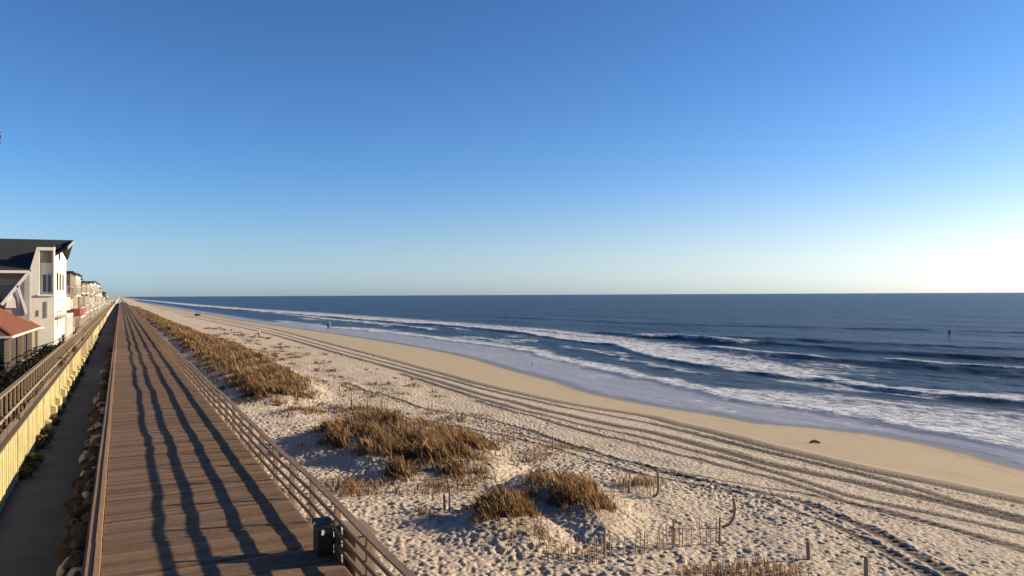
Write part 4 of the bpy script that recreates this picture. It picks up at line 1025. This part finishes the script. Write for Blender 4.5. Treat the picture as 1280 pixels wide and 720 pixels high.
# dog
p = gpt(316.5, 424.3); root = empty('dog', p, 'small dark dog standing beside the person on the dry sand', 'dog', None, .4)
V = [(-.32, 0, .48), (0, 0, .46), (.26, 0, .50), (.42, 0, .66), (.50, 0, .74), (.64, 0, .70), (-.30, .09, .40), (-.24, .09, .26), (-.36, .09, .16), (-.33, .09, .02), (-.30, -.09, .40), (-.24, -.09, .26), (-.36, -.09, .16), (-.33, -.09, .02),
     (.24, .09, .38), (.22, .09, .2), (.24, .09, .02), (.24, -.09, .38), (.26, -.09, .2), (.24, -.09, .02), (-.45, 0, .50), (-.60, 0, .62), (.48, .06, .84), (.48, -.06, .84)]
E = [(0, 1), (1, 2), (2, 3), (3, 4), (4, 5), (0, 6), (6, 7), (7, 8), (8, 9), (0, 10), (10, 11), (11, 12), (12, 13), (2, 14), (14, 15), (15, 16), (2, 17), (17, 18), (18, 19), (0, 20), (20, 21), (4, 22), (4, 23)]
skin_fig('body', V, E, [.12, .115, .14, .08, .085, .045, .07, .045, .028, .03, .07, .045, .028, .03, .055, .035, .03, .055, .035, .03, .03, .015, .02, .02], M['drift'], root)
# surfer kneeling on a board out on the water
p = un(1187, 419.5, -2.95); root = empty('person', (p[0], p[1], -2.9), 'dark wetsuited paddler kneeling upright on the open water beyond the breakers', 'person', None, -.955)
V = [(0, -.12, .38), (0, -.04, .62), (0, .04, .86), (0, .05, .96), (0, .06, 1.04), (0, .07, 1.13), (.13, .0, .30), (.17, .24, .10), (.15, -.18, .07), (.13, -.36, .07), (-.13, 0, .30), (-.17, .24, .10), (-.15, -.18, .07), (-.13, -.36, .07),
     (.18, .05, .84), (.24, .20, .62), (.14, .34, .50), (-.18, .05, .84), (-.24, .20, .64), (-.10, .34, .62)]
E = [(0, 1), (1, 2), (2, 3), (3, 4), (4, 5), (0, 6), (6, 7), (7, 8), (8, 9), (0, 10), (10, 11), (11, 12), (12, 13), (2, 14), (14, 15), (15, 16), (2, 17), (17, 18), (18, 19)]
skin_fig('body', V, E, [(.14, .12), (.13, .1), (.16, .11), .055, .075, .095, .085, .07, .05, .04, .085, .07, .05, .04, .055, .045, .035, .055, .045, .035], cloth_mat('suit', [(0, (.01, .011, .014)), (.97, SKIN)]), root)
MB().tube([(0, .05, 1.12), (0, .05, 1.18), (0, .06, 1.235)], [.104, .10, .05], 10).build('hair', M['drift'], root)
bd = MB(); pr_ = [(math.sin(t*math.pi)**.6*.28, -1.35+2.7*t) for t in np.linspace(0.01, .99, 13)]
bd.prism([(a, z, -.02) for a, z in pr_]+[(-a, z, -.02) for a, z in pr_[::-1]], (0, 0, .07)); o = bd.build('surfboard', M['binrim']); o.location = (p[0], p[1], -2.92); o.rotation_euler = (0, 0, -.955)
tag(o, 'dark surfboard floating under the kneeling paddler', 'surfboard')
# beach buggy
p = gpt(247, 395.2); root = empty('beach_buggy', p, 'small dark open utility buggy parked far away on the sand', 'buggy', None, 1.1)
m_ = MB(); m_.prism([(-1.3, -.6, .4), (1.35, -.6, .4), (1.4, -.6, .75), (.6, -.6, .85), (.4, -.6, .6), (-.3, -.6, .6), (-.4, -.6, .95), (-1.3, -.6, .95)], (0, 1.2, 0)); m_.build('body', M['black'], root, .04)
m_ = MB()
for a in (-.55, .55):
    m_.tube([(-.45, a, .9), (-.35, a, 1.75), (.45, a, 1.75), (.8, a, .8)], .035, 6)
m_.box((-.4, -.58, 1.77), (.5, .58, 1.82)); m_.build('roll_cage', M['binrim'], root)
for a in (-.9, .9):
    for c in (-.62, .62): MB().tube([(a, c-.12, .33), (a, c+.12, .33)], .33, 16).build('wheel', M['rubber'], root)
MB().box((-.25, -.45, .62), (.15, .45, .95)).build('seat', M['rubber'], root)
# shorebird
def bird(px, py, label, rz_):
    q = un(px, py, -2.97); root = empty('shorebird', (q[0], q[1], -3.0), label, 'bird', None, rz_)
    V = [(-.20, 0, .22), (-.05, 0, .24), (.10, 0, .27), (.16, 0, .36), (.19, 0, .42), (.27, 0, .41)]
    skin_fig('body', V, [(0, 1), (1, 2), (2, 3), (3, 4), (4, 5)], [.02, .075, .07, .035, .04, .008], M['drift'], root, 1)
    MB().tube([(0, .03, 0), (.01, .03, .2)], .008, 5).build('leg', M['drift'], root); MB().tube([(.02, -.03, 0), (.01, -.03, .2)], .008, 5).build('leg', M['drift'], root)
bird(665, 457.5, 'lone dark shorebird standing in the thin swash in the middle of the view', .7)
# driftwood lump
q = gpt(1018, 554); m_ = MB(); m_.tube([(-.28, 0, .02), (-.12, .03, .09), (.05, 0, .10), (.22, -.04, .05), (.34, -.05, .02)], [.03, .07, .08, .06, .02], 7); m_.tube([(0, 0, .1), (.08, .08, .2)], [.03, .012], 5)
o = m_.build('driftwood', M['drift']); o.location = q; o.rotation_euler = (0, 0, -.4); tag(o, 'small dark lump of driftwood on the smooth damp sand', 'driftwood')
# far sailing boat on the horizon
q = un(1093, 369.3, -3.0); root = empty('sailing_boat', (q[0], q[1], -3.0), 'tiny pale sailing boat far off on the horizon', 'boat', None, .4)
sc_ = math.hypot(q[0], q[1])/3300
m_ = MB(); m_.prism([(-5, -1.4, 0), (5.2, -.2, 0), (5.2, .2, 0), (-5, 1.4, 0)], (0, 0, 1.3)); m_.build('hull', M['sail'], root)
MB().prism([(-3.8, 0, 2.2), (1.0, 0, 2.2), (1.0, 0, 15.5)], (0, .06, 0)).build('mainsail', M['sail'], root)
MB().prism([(1.3, 0, 2.0), (4.9, 0, 1.8), (1.3, 0, 13.0)], (0, .05, 0)).build('jib', M['sail'], root)
MB().tube([(1.15, 0, 1), (1.15, 0, 16.5)], .12, 6).build('mast', M['metal'], root)
root.scale = (sc_,)*3
print('boat dist', math.hypot(q[0], q[1]))
